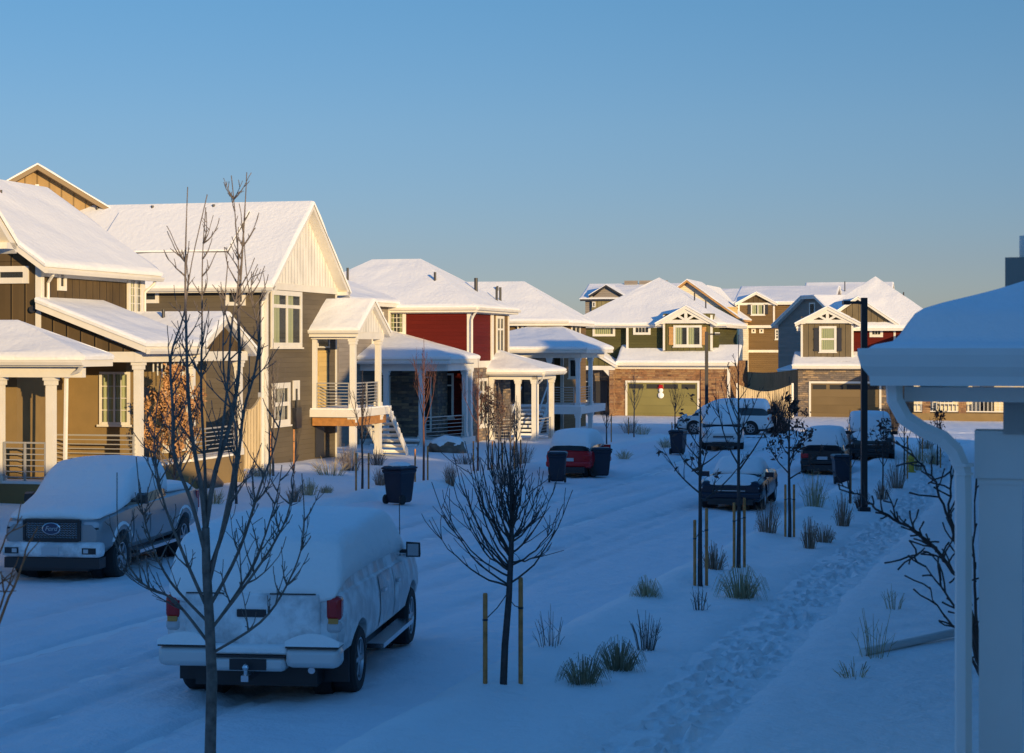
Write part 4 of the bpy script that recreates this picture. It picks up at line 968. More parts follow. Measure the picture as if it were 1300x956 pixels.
def rbox(root, name, mat, b, sub=2):
    "a rounded block"
    x0,x1,y0,y1,z0,z1 = b; m = MB(); m.bx(*b); o = m.build(name, M[mat], root)
    md = o.modifiers.new('bev','BEVEL'); md.width = min(x1-x0,y1-y0,z1-z0)*.3; md.segments = sub; o.data.shade_smooth(); o.data.set_sharp_from_angle(angle=R(50)); return o
M['glass_dark'] = plain('vehicle_glass', (.02,.025,.03), .08)
M['silver'] = plain('silver_paint', (.62,.62,.62), .3, .15); M['white_p'] = plain('white_paint', (.70,.70,.69), .3); M['gray_p'] = plain('gray_paint', (.29,.30,.31), .3, .3)
M['red_p'] = plain('red_paint', (.42,.012,.02), .25); M['dark_p'] = plain('dark_blue_paint', (.012,.018,.035), .25, .2); M['black_p'] = plain('black_paint', (.015,.015,.018), .3)

m_, nt_, b_ = newmat('frosted_paint'); M['frost'] = m_
n_ = noise_tex(nt_, 2.2, 6, None, .62); rp_ = nt_.nodes.new('ShaderNodeMapRange'); lk(nt_, n_, rp_.inputs[0]); rp_.inputs[1].default_value = .40; rp_.inputs[2].default_value = .58
mx_ = nt_.nodes.new('ShaderNodeMix'); mx_.data_type = 'RGBA'; lk(nt_, rp_.outputs[0], mx_.inputs[0]); mx_.inputs[6].default_value = (.50,.50,.51,1); mx_.inputs[7].default_value = (.84,.85,.86,1); lk(nt_, mx_.outputs[2], b_.inputs['Base Color'])
rg_ = nt_.nodes.new('ShaderNodeMapRange'); lk(nt_, rp_.outputs[0], rg_.inputs[0]); rg_.inputs[3].default_value = .3; rg_.inputs[4].default_value = .85; lk(nt_, rg_.outputs[0], b_.inputs['Roughness']); bump(nt_, b_, rp_.outputs[0], .015)
# ---- pickup (built twice)
PB = [(-2.80,.62,1.30,.93),(-2.68,.56,1.36,.98),(-1.7,.52,1.36,1.0),(-.7,.50,1.35,1.0),(1.2,.50,1.32,1.0),(2.0,.52,1.27,1.0),(2.55,.55,1.22,.975),(2.82,.60,1.15,.91),(2.90,.66,1.06,.84)]
fl = flank(PB)
def pickup(label, paint, canopy):
    cab = [(-.78,.93,.80,1.25,1.80),(-.6,.94,.80,1.25,1.92),(.55,.94,.79,1.25,1.93),(.95,.93,.77,1.24,1.84),(1.62,.90,.84,1.22,1.34)]
    if canopy: cabm = 'frost'; cab = [(-2.72,.91,.84,1.28,1.45),(-2.5,.92,.80,1.28,1.80),(-2.3,.93,.79,1.28,1.90)] + cab[1:]
    root, b = vehicle('pickup_truck', label, 'pickup truck', PB, cab, (1.95,-1.75), .41, .29, .84, paint, 'frost' if canopy else 'glass_dark')
    for sg in (-1, 1):
        lo, hi = (lambda x: .62), (lambda x: 1.26)
        for (x0, x1) in ((-.55, .42), (.46, 1.36)):
            d = patch(root, 'door', lin(x0, x1, .1), fl, lo, hi, paint, sg)
            m = MB(); m.bx(x0+.06, x0+.24, sg*(1.005 if sg>0 else 1.045), sg*(1.045 if sg>0 else 1.005), 1.06, 1.10); m.build('handle', M['chrome'], d)
        m = MB(); m.box((-.9, sg*.9, .40), (2.2,0,0), (0, sg*.2, 0), (0,0,.06)); m.build('running_board', M['chrome'], root)
        m = MB(); m.box((1.28, sg*.93, 1.36), (.07,0,0), (0, sg*.16, 0), (0,0,.05)); m.add([V((1.18,sg*1.03,1.32)),V((1.30,sg*1.03,1.34)),V((1.30,sg*1.20,1.35)),V((1.18,sg*1.21,1.32)),V((1.18,sg*1.03,1.53)),V((1.30,sg*1.03,1.50)),V((1.30,sg*1.19,1.49)),V((1.18,sg*1.21,1.52))],
            [(0,3,2,1),(4,5,6,7),(0,1,5,4),(1,2,6,5),(2,3,7,6),(3,0,4,7)])
        mr = m.build('mirror', M['black'], root); m = MB(); m.bx(1.172,1.18,min(sg*1.05,sg*1.19),max(sg*1.05,sg*1.19),1.34,1.50); m.build('mirror_glass', M['chrome'], mr)
    return root, b
# gray pickup facing the camera
root, b = pickup('gray pickup truck facing the camera under a thick blanket of snow by the brown house', 'gray_p', False)
m = MB(); m.bx(2.86,2.93,-.50,.50,.80,1.13); gr = m.build('grille', M['black'], root)
m = MB()
for j in range(7):
    for i in range(16):
        y = -.48+.06*i; z = .83+.042*j; m.tube([(2.937,y,z),(2.937,y+.03,z+.022),(2.937,y+.06,z)], .006, 4, False)
m.build('grille_mesh', M['chrome'], gr)
m = MB(); m.bx(2.87,2.945,-.54,-.50,.78,1.15); m.bx(2.87,2.945,.50,.54,.78,1.15); m.bx(2.87,2.945,-.50,.50,1.13,1.17); m.bx(2.87,2.945,-.5,.5,.765,.80); m.build('grille_frame', M['black'], gr)
m = MB(); m.lathe([(.001,0),(.115,0),(.115,.02),(.001,.022)], V((2.94,0,1.0)), V((1,0,0)), 24)
for v in m.v: v.z = 1.0+(v.z-1.0)*.85; v.y *= 1.35
bd = m.build('badge', M['blue_badge'], gr); m = MB(); m.lathe([(.13,-.006),(.13,.012),(.115,.02),(.115,.0)], V((2.94,0,1.0)), V((1,0,0)), 24)
for v in m.v: v.z = 1.0+(v.z-1.0)*.85; v.y *= 1.35
m.build('badge_ring', M['chrome'], bd)
cu = bpy.data.curves.new('badge_text', 'FONT'); cu.body = 'Ford'; cu.size = .12; cu.extrude = .003; cu.align_x = 'CENTER'; cu.align_y = 'CENTER'; cu.shear = .3
to = bpy.data.objects.new('badge_lettering', cu); col.objects.link(to); bpy.context.view_layer.update()
me = bpy.data.meshes.new_from_object(to); bpy.data.objects.remove(to)
o = bpy.data.objects.new('badge_lettering', me); me.materials.append(M['clear']); col.objects.link(o); o.parent = bd; o.location = (2.967,0,1.0); o.rotation_euler = (R(90),0,R(90))
for sg in (-1, 1):
    y0, y1 = sorted((sg*.56, sg*.86)); hl = rbox(root, 'headlight', 'clear', (2.74,2.89,y0,y1,.88,1.12)); bxp(hl, 'headlight_trim', 'black', (2.80,2.896,y0,y1,.985,1.02))
    y0, y1 = sorted((sg*.60, sg*.86)); bxp(root, 'fog_light', 'black', (2.90,3.012,y0,y1,.55,.66)); y0, y1 = sorted((sg*.63, sg*.72)); bxp(root, 'fog_lens', 'clear', (3.0,3.02,y0,y1,.57,.64))
rbox(root, 'front_bumper', 'frost', (2.70,3.0,-.95,.95,.48,.76)); bxp(root, 'air_dam', 'black', (2.6,2.93,-.9,.9,.28,.47)); bxp(root, 'number_plate', 'clear', (3.0,3.012,-.16,.16,.52,.66))
for sg in (-1,1): y0, y1 = sorted((sg*.86, sg*.97)); bxp(root, 'tail_light', 'tail', (-2.8,-2.62,y0,y1,.92,1.28))
snowcap(root, [cring(x, hb, hr, zb, zr, .05) for x, hb, hr, zb, zr in dense([(-.98,.90,.80,1.30,1.60),(-.85,.97,.86,1.3,1.95),(-.55,.985,.87,1.28,2.10),(.55,.985,.86,1.27,2.10),(1.0,.98,.85,1.26,1.98),(1.55,.99,.88,1.24,1.60),(2.1,.98,.90,1.2,1.43),(2.6,.95,.86,1.16,1.34),(2.85,.88,.78,1.12,1.24)], 3)])
snowcap(root, [cring(x, .93, .88, 1.30, zr, .03) for x, zr in ((-2.74,1.42),(-2.6,1.52),(-1.8,1.56),(-1.1,1.55),(-.8,1.5))])
for sg in (-1, 1):
    for (xa) in (1.95,-1.75):
        m = MB(); m.loft([[V((xa+.56*math.cos(t)+dx, sg*(.99+dy), .44+.56*math.sin(t)+dz)) for dx, dy, dz in ((0,-.03,0),(0,.02,0),(0,.02,.05),(0,-.05,.08))] for t in [math.pi*k/12 for k in range(2,11)]])
        m.build('arch_snow', M['snow_soft'], root, smooth=60)
place(root, (1.95,.84), on_ground(146,727), 180+8)
TR1 = root
# silver pickup seen from behind
root, b = pickup('silver white pickup truck with snow covered canopy seen from behind in the foreground', 'frost', True)
snowcap(root, [cring(x, hb+.045, hr+.085, zb-.02, zr, .03) for x, hb, hr, zb, zr in dense([(-2.84,.86,.80,1.22,1.38),(-2.74,.92,.85,1.28,1.62),(-2.55,.955,.84,1.30,1.90),(-2.3,.965,.84,1.31,2.0),(-1.0,.965,.84,1.31,2.06),(.5,.965,.83,1.31,2.06),(.95,.955,.81,1.30,1.96),(1.6,.95,.86,1.27,1.52),(2.2,.94,.86,1.24,1.38),(2.75,.88,.80,1.16,1.24)], 3)])
tg = rbox(root, 'tailgate', 'frost', (-2.86,-2.74,-.74,.74,.72,1.34)); rbox(tg, 'handle', 'black', (-2.885,-2.85,-.16,.16,1.06,1.15)); bxp(tg, 'lock_seam', 'black', (-2.868,-2.858,-.70,-.2,1.325,1.34), (-2.868,-2.858,.3,.72,1.325,1.34))
for sg in (-1,1):
    y0, y1 = sorted((sg*.80, sg*.965)); tl = rbox(root, 'tail_light', 'tail', (-2.83,-2.62,y0,y1,1.02,1.30)); rbox(tl, 'reverse_lens', 'clear', (-2.832,-2.64,y0+.005,y1-.005,.88,1.018)); bxp(tl, 'turn_lens', 'amber', (-2.84,-2.80,y0+.03,y1-.03,.99,1.05))
    y0, y1 = sorted((sg*.40, sg*.99)); bp = rbox(root, 'rear_bumper', 'silver', (-3.05,-2.72,y0,y1,.50,.735)); bxp(bp, 'bumper_pad', 'black', (-3.056,-2.75,y0+.01,y1-.01,.735,.76))
    m = MB(); m.loft([[V((-3.06+a*.3, y, .755)) if k == 0 else V((-3.05+a*.3, y, .755+ht*math.sin(math.pi*min(1,k/3+.12)))) for k, a in enumerate((0,.1,.5,1))] for y, ht in [(y0+(y1-y0)*i/8, .15*math.sin(math.pi*(.12+.76*i/8))) for i in range(9)]]); m.build('bumper_snow', M['snow_soft'], root, smooth=70)
    y0, y1 = sorted((sg*.62, sg*.95)); bxp(root, 'mud_flap', 'black', (-2.28,-2.25,y0,y1,.22,.62))
bp = rbox(root, 'bumper_step', 'silver', (-3.03,-2.74,-.40,.40,.45,.62)); bxp(bp, 'bumper_pad', 'black', (-3.04,-2.75,-.40,.40,.62,.642)); rbox(root, 'bumper_snow', 'snow_soft', (-3.02,-2.76,-.42,.42,.645,.75)); bxp(root, 'number_plate', 'black', (-3.04,-3.03,-.2,.2,.47,.60))
m = MB(); m.bx(-3.18,-2.7,-.04,.04,.36,.43); m.tube([(-3.14,0,.43),(-3.14,0,.50)], .02, 8); m.lathe([(.001,-.04),(.03,-.025),(.04,0),(.03,.025),(.001,.04)], V((-3.14,0,.52)), V((0,0,1)), 12); m.build('tow_hitch', M['chrome'], root)
m = MB(); m.tube([(-2.7,-.62,.42),(-2.2,-.62,.42)], .04, 10); m.build('exhaust', M['chrome'], root)
m = MB(); m.tube([(1.5,-.9,1.3),(1.45,-.9,2.12)], .006, 5); m.build('antenna', M['black'], root)
root.scale = (1, 1.07, .985); place(root, (-1.75,-.90), on_ground(442,868), 6.5)

# ---- cars
def car(name, label, cat, S, paint, front=None, rear=None, snow=.16, group=None, cabmat='glass_dark'):
    L, W = S['L'], S['W']/2; body = [(x*L, zb, zt, w*W) for x, zb, zt, w in S['body']]; cab = [(x*L, a*W, b_*W, z0, z1) for x, a, b_, z0, z1 in S['cab']]
    root, b = vehicle(name, label, cat, body, cab, (S['ax'][0]*L, S['ax'][1]*L), S['r'], .22, W-.14, paint, cabmat, group)
    f2 = flank(body)
    for sg in (-1,1):
        for (x0, x1) in S['doors']: patch(root, 'door', lin(x0*L, x1*L, .12), f2, lambda x: .42, lambda x: interp(body, x, 2)-.1, paint, sg, .01)
        mx = S['mir']*L; mz = interp(body, mx, 2)-.03; m = MB(); y0, y1 = sorted((sg*(W-.12), sg*(W+.13))); m.bx(mx-.06, mx+.06, y0, y1, mz, mz+.15); m.build('mirror', M[paint], root)
    xf = body[-1][0]; xr = body[0][0]; zf = body[-1][2]; zr = body[0][2]
    for sg in (-1,1):
        y0, y1 = sorted((sg*W*.52, sg*W*.88)); rbox(root, 'headlight', 'clear', (xf-.22,xf-.005,y0,y1,zf-.15,zf-.03)); y0, y1 = sorted((sg*W*.58, sg*W*.93)); rbox(root, 'tail_light', 'tail', (xr-.015,xr+.15,y0,y1,zr-.28,zr-.08))
    g = bxp(root, 'grille', 'black', (xf-.1,xf+.02,-W*.46,W*.46,zf-.2,zf-.08)); bxp(g, 'grille_bar', 'chrome', (xf,xf+.03,-W*.46,W*.46,zf-.15,zf-.13))
    rbox(root, 'front_bumper', paint, (xf-.25,xf+.09,-W*.93,W*.93,.36,.56)); bxp(root, 'lower_grille', 'black', (xf,xf+.1,-W*.5,W*.5,.30,.38)); rbox(root, 'rear_bumper', paint, (xr-.09,xr+.25,-W*.94,W*.94,.38,.6)); bxp(root, 'number_plate', 'clear', (xr-.11,xr-.08,-.2,.2,.6,.72))
    if snow:
        rr = [cring(x*L, (a+.01)*W, (b_+.02)*W, z0+(z1-z0)*S.get('cover',.0), z1+snow*(.95 if i not in (0, len(S['cab'])-1) else .6), .04) for i, (x, a, b_, z0, z1) in enumerate(S['cab'])]
        snowcap(root, [r for r in rr] if len(rr) < 3 else [cring(*t) for t in dense([(x*L, (a+.012)*W, (b_+.03)*W, z0+(z1-z0)*S.get('cover',.0), z1+snow*(1 if 0 < i < len(S['cab'])-1 else .55), .04) for i, (x, a, b_, z0, z1) in enumerate(S['cab'])], 2)])
        xs = [s for s in body if s[0] >= S['cab'][-1][0]*L-.15]
        if len(xs) >= 2: snowcap(root, [cring(x, hw*.86, hw*.78, zt-.02, zt+snow*(.8 if i < len(xs)-1 else .25), .03) for i, (x, zb, zt, hw) in enumerate(dense(xs, 2))])
        if S.get('deck'):
            xs = [s for s in body if s[0] <= S['cab'][0][0]*L+.1]
            if len(xs) >= 2: snowcap(root, [cring(x, hw*.86, hw*.78, zt-.02, zt+snow*(.8 if i else .3), .03) for i, (x, zb, zt, hw) in enumerate(dense(xs, 2))])
    return root
HATCH = dict(L=4.2, W=1.78, r=.33, ax=(.31,-.31), doors=((-.2,.02),(.03,.24)), mir=.2, cover=.0,
    body=[(-.49,.40,.92,.88),(-.46,.34,.98,.95),(-.3,.28,.98,1),(0,.28,.96,1),(.25,.28,.94,1),(.4,.3,.86,.97),(.47,.36,.76,.88),(.495,.42,.66,.76)],
    cab=[(-.47,.86,.74,.92,1.12),(-.40,.9,.74,.92,1.38),(-.3,.92,.74,.92,1.47),(.05,.92,.74,.92,1.48),(.14,.91,.73,.92,1.40),(.29,.88,.82,.9,1.0)])
VAN = dict(L=5.0, W=1.98, r=.35, ax=(.31,-.30), doors=((-.16,.06),(.07,.25)), mir=.24, cover=.35,
    body=[(-.49,.42,1.05,.92),(-.47,.34,1.1,.97),(-.3,.28,1.1,1),(.1,.28,1.08,1),(.3,.3,1.04,.99),(.42,.32,.95,.96),(.48,.36,.85,.86),(.497,.42,.74,.76)],
    cab=[(-.48,.90,.82,1.05,1.35),(-.45,.93,.80,1.05,1.66),(-.40,.94,.80,1.05,1.76),(.02,.94,.80,1.05,1.77),(.12,.93,.78,1.04,1.66),(.33,.9,.84,1.0,1.08)])
SPORT = dict(L=4.7, W=1.92, r=.35, ax=(.31,-.29), doors=((-.1,.16),), mir=.14, cover=.0, deck=True,
    body=[(-.49,.45,.92,.86),(-.45,.36,.98,.95),(-.3,.26,.98,1),(0,.24,.94,.99),(.28,.24,.92,1),(.40,.25,.89,.99),(.47,.27,.84,.95),(.495,.32,.74,.88)],
    cab=[(-.36,.78,.66,.92,1.02),(-.2,.84,.64,.92,1.30),(-.06,.85,.64,.92,1.33),(.03,.84,.63,.92,1.27),(.17,.8,.74,.9,.96)])
SUV = dict(L=4.9, W=1.98, r=.38, ax=(.31,-.31), doors=((-.2,.02),(.03,.23)), mir=.22, cover=.3,
    body=[(-.49,.5,1.1,.92),(-.47,.42,1.14,.97),(-.3,.38,1.14,1),(.1,.38,1.12,1),(.3,.38,1.12,1),(.44,.4,1.06,.97),(.485,.44,.98,.9),(.498,.5,.86,.82)],
    cab=[(-.48,.90,.80,1.1,1.4),(-.44,.93,.80,1.1,1.72),(-.38,.94,.80,1.1,1.80),(.05,.94,.80,1.1,1.81),(.13,.93,.78,1.1,1.72),(.25,.9,.84,1.08,1.16)])
c = car('parked_car', 'red hatchback under a dome of snow parked behind a dark trash bin', 'car', HATCH, 'red_p', snow=.22); place(c, (-2.05,0), on_ground(722,603), 13)
c = car('minivan', 'silver minivan facing the camera with snow over its windscreen and bonnet', 'minivan', VAN, 'silver', snow=.16); place(c, (2.4,0), on_ground(918,569), 180+4)
c = car('minivan', 'white minivan side on across the street end behind the silver minivan', 'minivan', VAN, 'white_p', snow=.16); place(c, (-1.5,.85), on_ground(953,550), 284)
c = car('sports_car', 'low dark blue sports car with snow on its bonnet parked at the right kerb', 'car', SPORT, 'dark_p', snow=.13); place(c, (2.2,.7), on_ground(958,645), 180+14)
c = car('parked_car', 'dark car buried in snow with red tail lamps beside the rightmost trash bin', 'car', HATCH, 'black_p', snow=.34); place(c, (-2.05,0), on_ground(1044,600), 14)
c = car('parked_suv', 'dark snow topped vehicle facing the camera just behind the street lamp pole', 'car', SUV, 'black_p', snow=.2); place(c, (2.3,0), on_ground(1107,583), 180+9)

# ================================================================ STREET FURNITURE
def trash_bin(label, pos, yaw, tilt=0, snow=True, first=[None]):
    r = thing('trash_bin', label, 'trash bin', (0,0,0), 'wheeled trash bins put out along the street')
    m = MB(); ring = lambda z, w, d: [V((-w,-d,z)),V((w,-d,z)),V((w,d,z)),V((-w,d,z))]
    m.loft([ring(.03,.20,.24), ring(.08,.235,.28), ring(.85,.29,.36), ring(.87,.32,.39), ring(.95,.325,.395)]); b = m.build('bin_body', M['bin'], r)
    md = b.modifiers.new('bev','BEVEL'); md.width = .025; md.segments = 2
    m = MB(); m.loft([ring(.96,.335,.405), ring(1.0,.335,.41), ring(1.05,.27,.33), ring(1.06,.1,.2)]); m.tube([(-.2,.44,.98),(.2,.44,.98)], .02, 6); m.build('lid', M['bin'], r)
    for sg in (-1,1): m = MB(); m.lathe([(.04,-.035),(.13,-.035),(.13,.035),(.04,.035)], V((sg*.27,.26,.13)), V((1,0,0)), 16); m.build('wheel', M['rubber'], r)
    if snow:
        m = MB(); m.loft([ring(1.0,.32,.39), ring(1.06,.33,.4), ring(1.12,.27,.34), ring(1.15,.12,.2)]); m.build('snow', M['snow_soft'], r, smooth=60, sub=1)
    r.location = pos - V((0,0,.05)); r.rotation_euler = (R(tilt), 0, R(yaw)); return r
trash_bin('dark trash bin standing alone on the left verge beyond the silver pickup', on_ground(507,637), 150, snow=True)
trash_bin('dark trash bin directly behind the red hatchback', on_ground(708,610), 175, snow=False)
trash_bin('dark trash bin on the far side of the red hatchback', on_ground(762,603), 95, snow=False)
trash_bin('dark trash bin by the kerb left of the silver minivan', on_ground(861,575), 160, snow=False)
trash_bin('dark trash bin at the right kerb left of the tall lamp pole', on_ground(1068,612), 180, snow=False)
def lamp(label, pos, H, arm):
    r = thing('street_lamp', label, 'street lamp', pos, 'dark street lamps along the road')
    p = V(pos); m = MB(); m.prism([p+V((a*.085,b*.085,-.2)) for a, b in ((-1,-1),(1,-1),(1,1),(-1,1))], (0,0,H+.2)); m.build('pole', M['pole'], r)
    m = MB(); m.bx(p.x-.16,p.x+.16,p.y-.16,p.y+.16,p.z-.3,p.z+.12); m.build('base', M['pole'], r)
    m = MB(); s = 1 if arm > 0 else -1; x0, x1 = sorted((p.x+s*.07, p.x+s*.45)); m.bx(x0,x1,p.y-.03,p.y+.03,p.z+H-.18,p.z+H-.1); m.build('arm', M['pole'], r)
    x0, x1 = sorted((p.x+s*.42, p.x+arm)); m = MB(); m.bx(x0,x1,p.y-.16,p.y+.16,p.z+H-.2,p.z+H-.09); m.build('lamp_head', M['pole'], r)
    m = MB(); m.bx(x0+.02,x1-.02,p.y-.14,p.y+.14,p.z+H-.088,p.z+H-.05); m.build('snow', M['snow'], r)
p = on_ground(1097,649); lamp('tall dark street lamp on the right verge in front of the red and taupe house', p, HC+(HY-378)/FPX*p.y - p.z, -(27/FPX*p.y))
p = on_ground(897,549); lamp('dark street lamp standing in front of the brown stone garage', p, HC+(HY-421)/FPX*p.y - p.z, 17/FPX*p.y)
p = on_ground(1157,600); r = thing('fire_hydrant', 'yellow fire hydrant on the right verge beyond the lamp', 'fire hydrant', p)
m = MB(); m.lathe([(.17,-.1),(.17,.05),(.11,.07),(.11,.5),(.15,.52),(.15,.57),(.1,.66),(.03,.71),(.03,.76)], p, V((0,0,1)), 16); m.build('barrel', M['yellow'], r)
m = MB(); m.tube([p+V((-.2,0,.4)), p+V((.2,0,.4))], .06, 10); m.tube([p+V((0,-.2,.36)), p+V((0,0,.36))], .08, 10); m.build('outlet', M['yellow'], r)
# snowman ornament on the green garage door
q = FE.px(839, 500, .1); p = FE.p(q[0], q[1], .1)
r = thing('snowman_ornament', 'small white snowman ornament with red hat hung on the green garage door', 'ornament', p)
m = MB(); m.lathe([(.02,-.05),(.17,-.04),(.21,0),(.17,.04),(.02,.06)], p+V((0,0,-.1)), FE.n, 24); m.lathe([(.02,-.05),(.13,-.04),(.16,0),(.13,.04),(.02,.06)], p+V((0,0,.24)), FE.n, 20); m.build('body', M['snow'], r, smooth=60)
m = MB(); m.box(p+V((0,0,.37))-FE.u*.2-FE.n*.03, FE.u*.4, FE.n*.07, (0,0,.06)); m.box(p+V((0,0,.42))-FE.u*.13-FE.n*.03, FE.u*.26, FE.n*.07, (0,0,.2)); m.build('hat', M['tail'], r)

# ---- fences
def fence(label, p0, p1, z0, h0, h1, sag, posts=True):
    r = thing('fence', label, 'fence', (p0.x, p0.y, z0)); n = 24; a, b = V((p0.x,p0.y,0)), V((p1.x,p1.y,0)); d = (b-a); x = V((d.y,-d.x,0)).normalized()
    m = MB(); top = [a + d*(i/n) + V((0,0,z0+h0+(h1-h0)*i/n - sag*math.sin(math.pi*i/n))) for i in range(n+1)]
    m.prism([a+V((0,0,z0-.6)), b+V((0,0,z0-.6))] + top[::-1], x*.05); m.build('board_panel', M['fence'], r)
    m = MB(); m.loft([[q+x*.0+V((0,0,.0)), q+x*.09-x*.02, q+x*.09-x*.02+V((0,0,.06)), q-x*.02+V((0,0,.06))] for q in top]); m.build('cap_rail', M['fence'], r)
    for e, hh in ((a,h0),(b,h1)): m = MB(); m.box(e-x*.06-d.normalized()*.07+V((0,0,z0-.6)), d.normalized()*.14, x*.16, (0,0,.6+hh+.12)); m.build('post', M['trim'], r)
    return r
fence('tan wooden fence with dipped top between the brown and gray houses', at(300,0,64), at(331,0,65), .2, 2.0, 2.1, .45)
fence('tan wooden fence with dipped top right of the brown stone garage', at(936,0,128), at(1006,0,128), -1.0, 2.4, 2.4, .5)
fence('sunlit far tan fence behind the dipped fence by the tan house', at(936,0,140), at(1015,0,139), -.6, 2.75, 2.9, .2)
p = on_ground(570,574); m = MB()
bm = bmesh.new(); bmesh.ops.create_icosphere(bm, subdivisions=3, radius=1)
for v in bm.verts: k = 1+.3*noise.noise(v.co*1.4); v.co = V((v.co.x*.85*k, v.co.y*.6*k, v.co.z*.5*k))
me = bpy.data.meshes.new('boulder'); bm.to_mesh(me); me.materials.append(M['rock']); rk = bpy.data.objects.new('boulder', me); col.objects.link(rk); rk.location = p+V((0,0,.1)); tag(rk, 'brown boulder beside the porch steps of the red house', 'boulder')
for v in bm.verts: v.co = V((v.co.x*.96, v.co.y*.96, v.co.z*1.05+.06)) if v.co.z > .15 else V((v.co.x*.9, v.co.y*.9, v.co.z))
me2 = bpy.data.meshes.new('snow'); bm.to_mesh(me2); bm.free(); me2.materials.append(M['snow']); so = bpy.data.objects.new('snow', me2); col.objects.link(so); so.parent = rk
rk2 = bpy.data.objects.new('boulder', me); col.objects.link(rk2); p = on_ground(255,618); rk2.location = p+V((0,0,.1)); rk2.scale = (.9,.9,.9); rk2.rotation_euler = (0,0,1); tag(rk2, 'brown boulder in the front garden beyond the gray pickup', 'boulder')
p, q = on_ground(1095,833), on_ground(1210,812); m = MB(); m.tube([p+V((0,0,.05)), q+V((0,0,.10))], .06, 10); o = m.build('edging_log', M['trim_cool'], None, smooth=60); tag(o, 'pale half buried edging pipe in the snow by the near downspout', 'pipe')
# ================================================================ PLANTS
def curve(p, d, L, up, rng, n=7, wob=.12, out=None):
    pts = [V(p)]; d = V(d).normalized()
    for i in range(n):
        d = (d + V((rng.gauss(0,wob), rng.gauss(0,wob), rng.gauss(0,wob)*.6)) + V((0,0,up))).normalized(); pts.append(pts[-1] + d*(L/n))
    return pts
def tree(label, base, H, th, rt, nb, ang, seed, lean=(0,0), bark='bark', leaves=None, nleaf=0, leafz=(.3,.9), reach=.6, twigs=4, name='bare_tree', group=None, curl=.22, seg=7, leafsize=.05, top=1.0, twr=1.0):
    rng = random.Random(seed); r = thing(name, label, 'tree', base, group); base = V(base)
    n = 14; tr = []; rr = []
    for i in range(n+1):
        k = i/n; z = -.25 + (H*top+.25)*k
        tr.append(base + V((lean[0]*k + .04*H*.2*noise.noise((k*3, seed, 0)), lean[1]*k + .04*H*.2*noise.noise((k*3, seed, 9)), z))); rr.append(max(rt*(1-k)**.8*(1+.25*(i == 0)), .007))
    m = MB(); m.tube(tr, rr, 9); m.build('trunk', M[bark], r, smooth=180)
    b = MB(); tips = []
    def on_trunk(z):
        k = (z+.25)/(H*top+.25)*n; i = max(0, min(n-1, int(k))); return tr[i].lerp(tr[i+1], k-i), rr[i]+(rr[i+1]-rr[i])*(k-i)
    for i in range(nb):
        k = (i+rng.random()*.8)/nb; z = th + (H*top*.86-th)*k**1.15; p, r0 = on_trunk(z); a = i*2.4+rng.uniform(-.5,.5); el = R(ang+rng.uniform(-9,9))
        L = max(.35, (H-z)*rng.uniform(.72,1.0))*reach*(1.25 if k < .3 else 1)
        d = V((math.cos(a)*math.sin(el), math.sin(a)*math.sin(el), math.cos(el)))
        pts = curve(p, d, L, curl, rng, seg, .07); rb = max(min(r0*.62, .03), .007); m2 = len(pts)
        b.tube(pts, [max(rb*(1-j/(m2-1))**.75, .0042) for j in range(m2)], 5)
        for t in range(twigs + rng.randrange(2)):
            j = rng.uniform(.18,.95)*(m2-1); i0 = min(int(j), m2-2); q = pts[i0].lerp(pts[i0+1], j-i0); dd = (pts[i0+1]-pts[i0]).normalized()
            sd = V((rng.gauss(0,1), rng.gauss(0,1), rng.gauss(0,.5))).normalized(); d2 = (dd*.75+sd*.6+V((0,0,.25))).normalized()
            L2 = L*rng.uniform(.2,.45)*(1-.45*j/m2); tw = curve(q, d2, L2, curl*.6, rng, 5, .12)
            b.tube(tw, [max(rb*.42*(1-x/5)*twr, .0032) for x in range(6)], 4)
            tips += tw[2:]
            for u in range(2):
                q3 = tw[rng.randrange(1,4)]; sd = V((rng.gauss(0,1), rng.gauss(0,1), rng.gauss(.3,.5))).normalized(); t3 = curve(q3, (d2+sd*.8), L2*rng.uniform(.25,.5), .1, rng, 3, .15); b.tube(t3, [.004,.0038,.0034,.003], 3); tips += t3[1:]
        tips += pts[3:]
    b.build('branches', M[bark], r, smooth=180, fix=False)
    if leaves:
        m = MB(); tips = [t for t in tips if leafz[0]*H < t.z-base.z < leafz[1]*H]
        for i in range(nleaf):
            c = rng.choice(tips) + V((rng.gauss(0,.05), rng.gauss(0,.05), rng.gauss(-.03,.05))); x = V((rng.gauss(0,1), rng.gauss(0,1), rng.gauss(0,1))).normalized(); y = x.orthogonal().normalized(); s = leafsize*rng.uniform(.6,1.4); w = x.cross(y)*s*.25
            m.add([c-x*s, c-y*s*.5+w, c+x*s, c+y*s*.5+w], [(0,1,2,3)])
        m.build('leaves', M[leaves], r, fix=False)
    return r
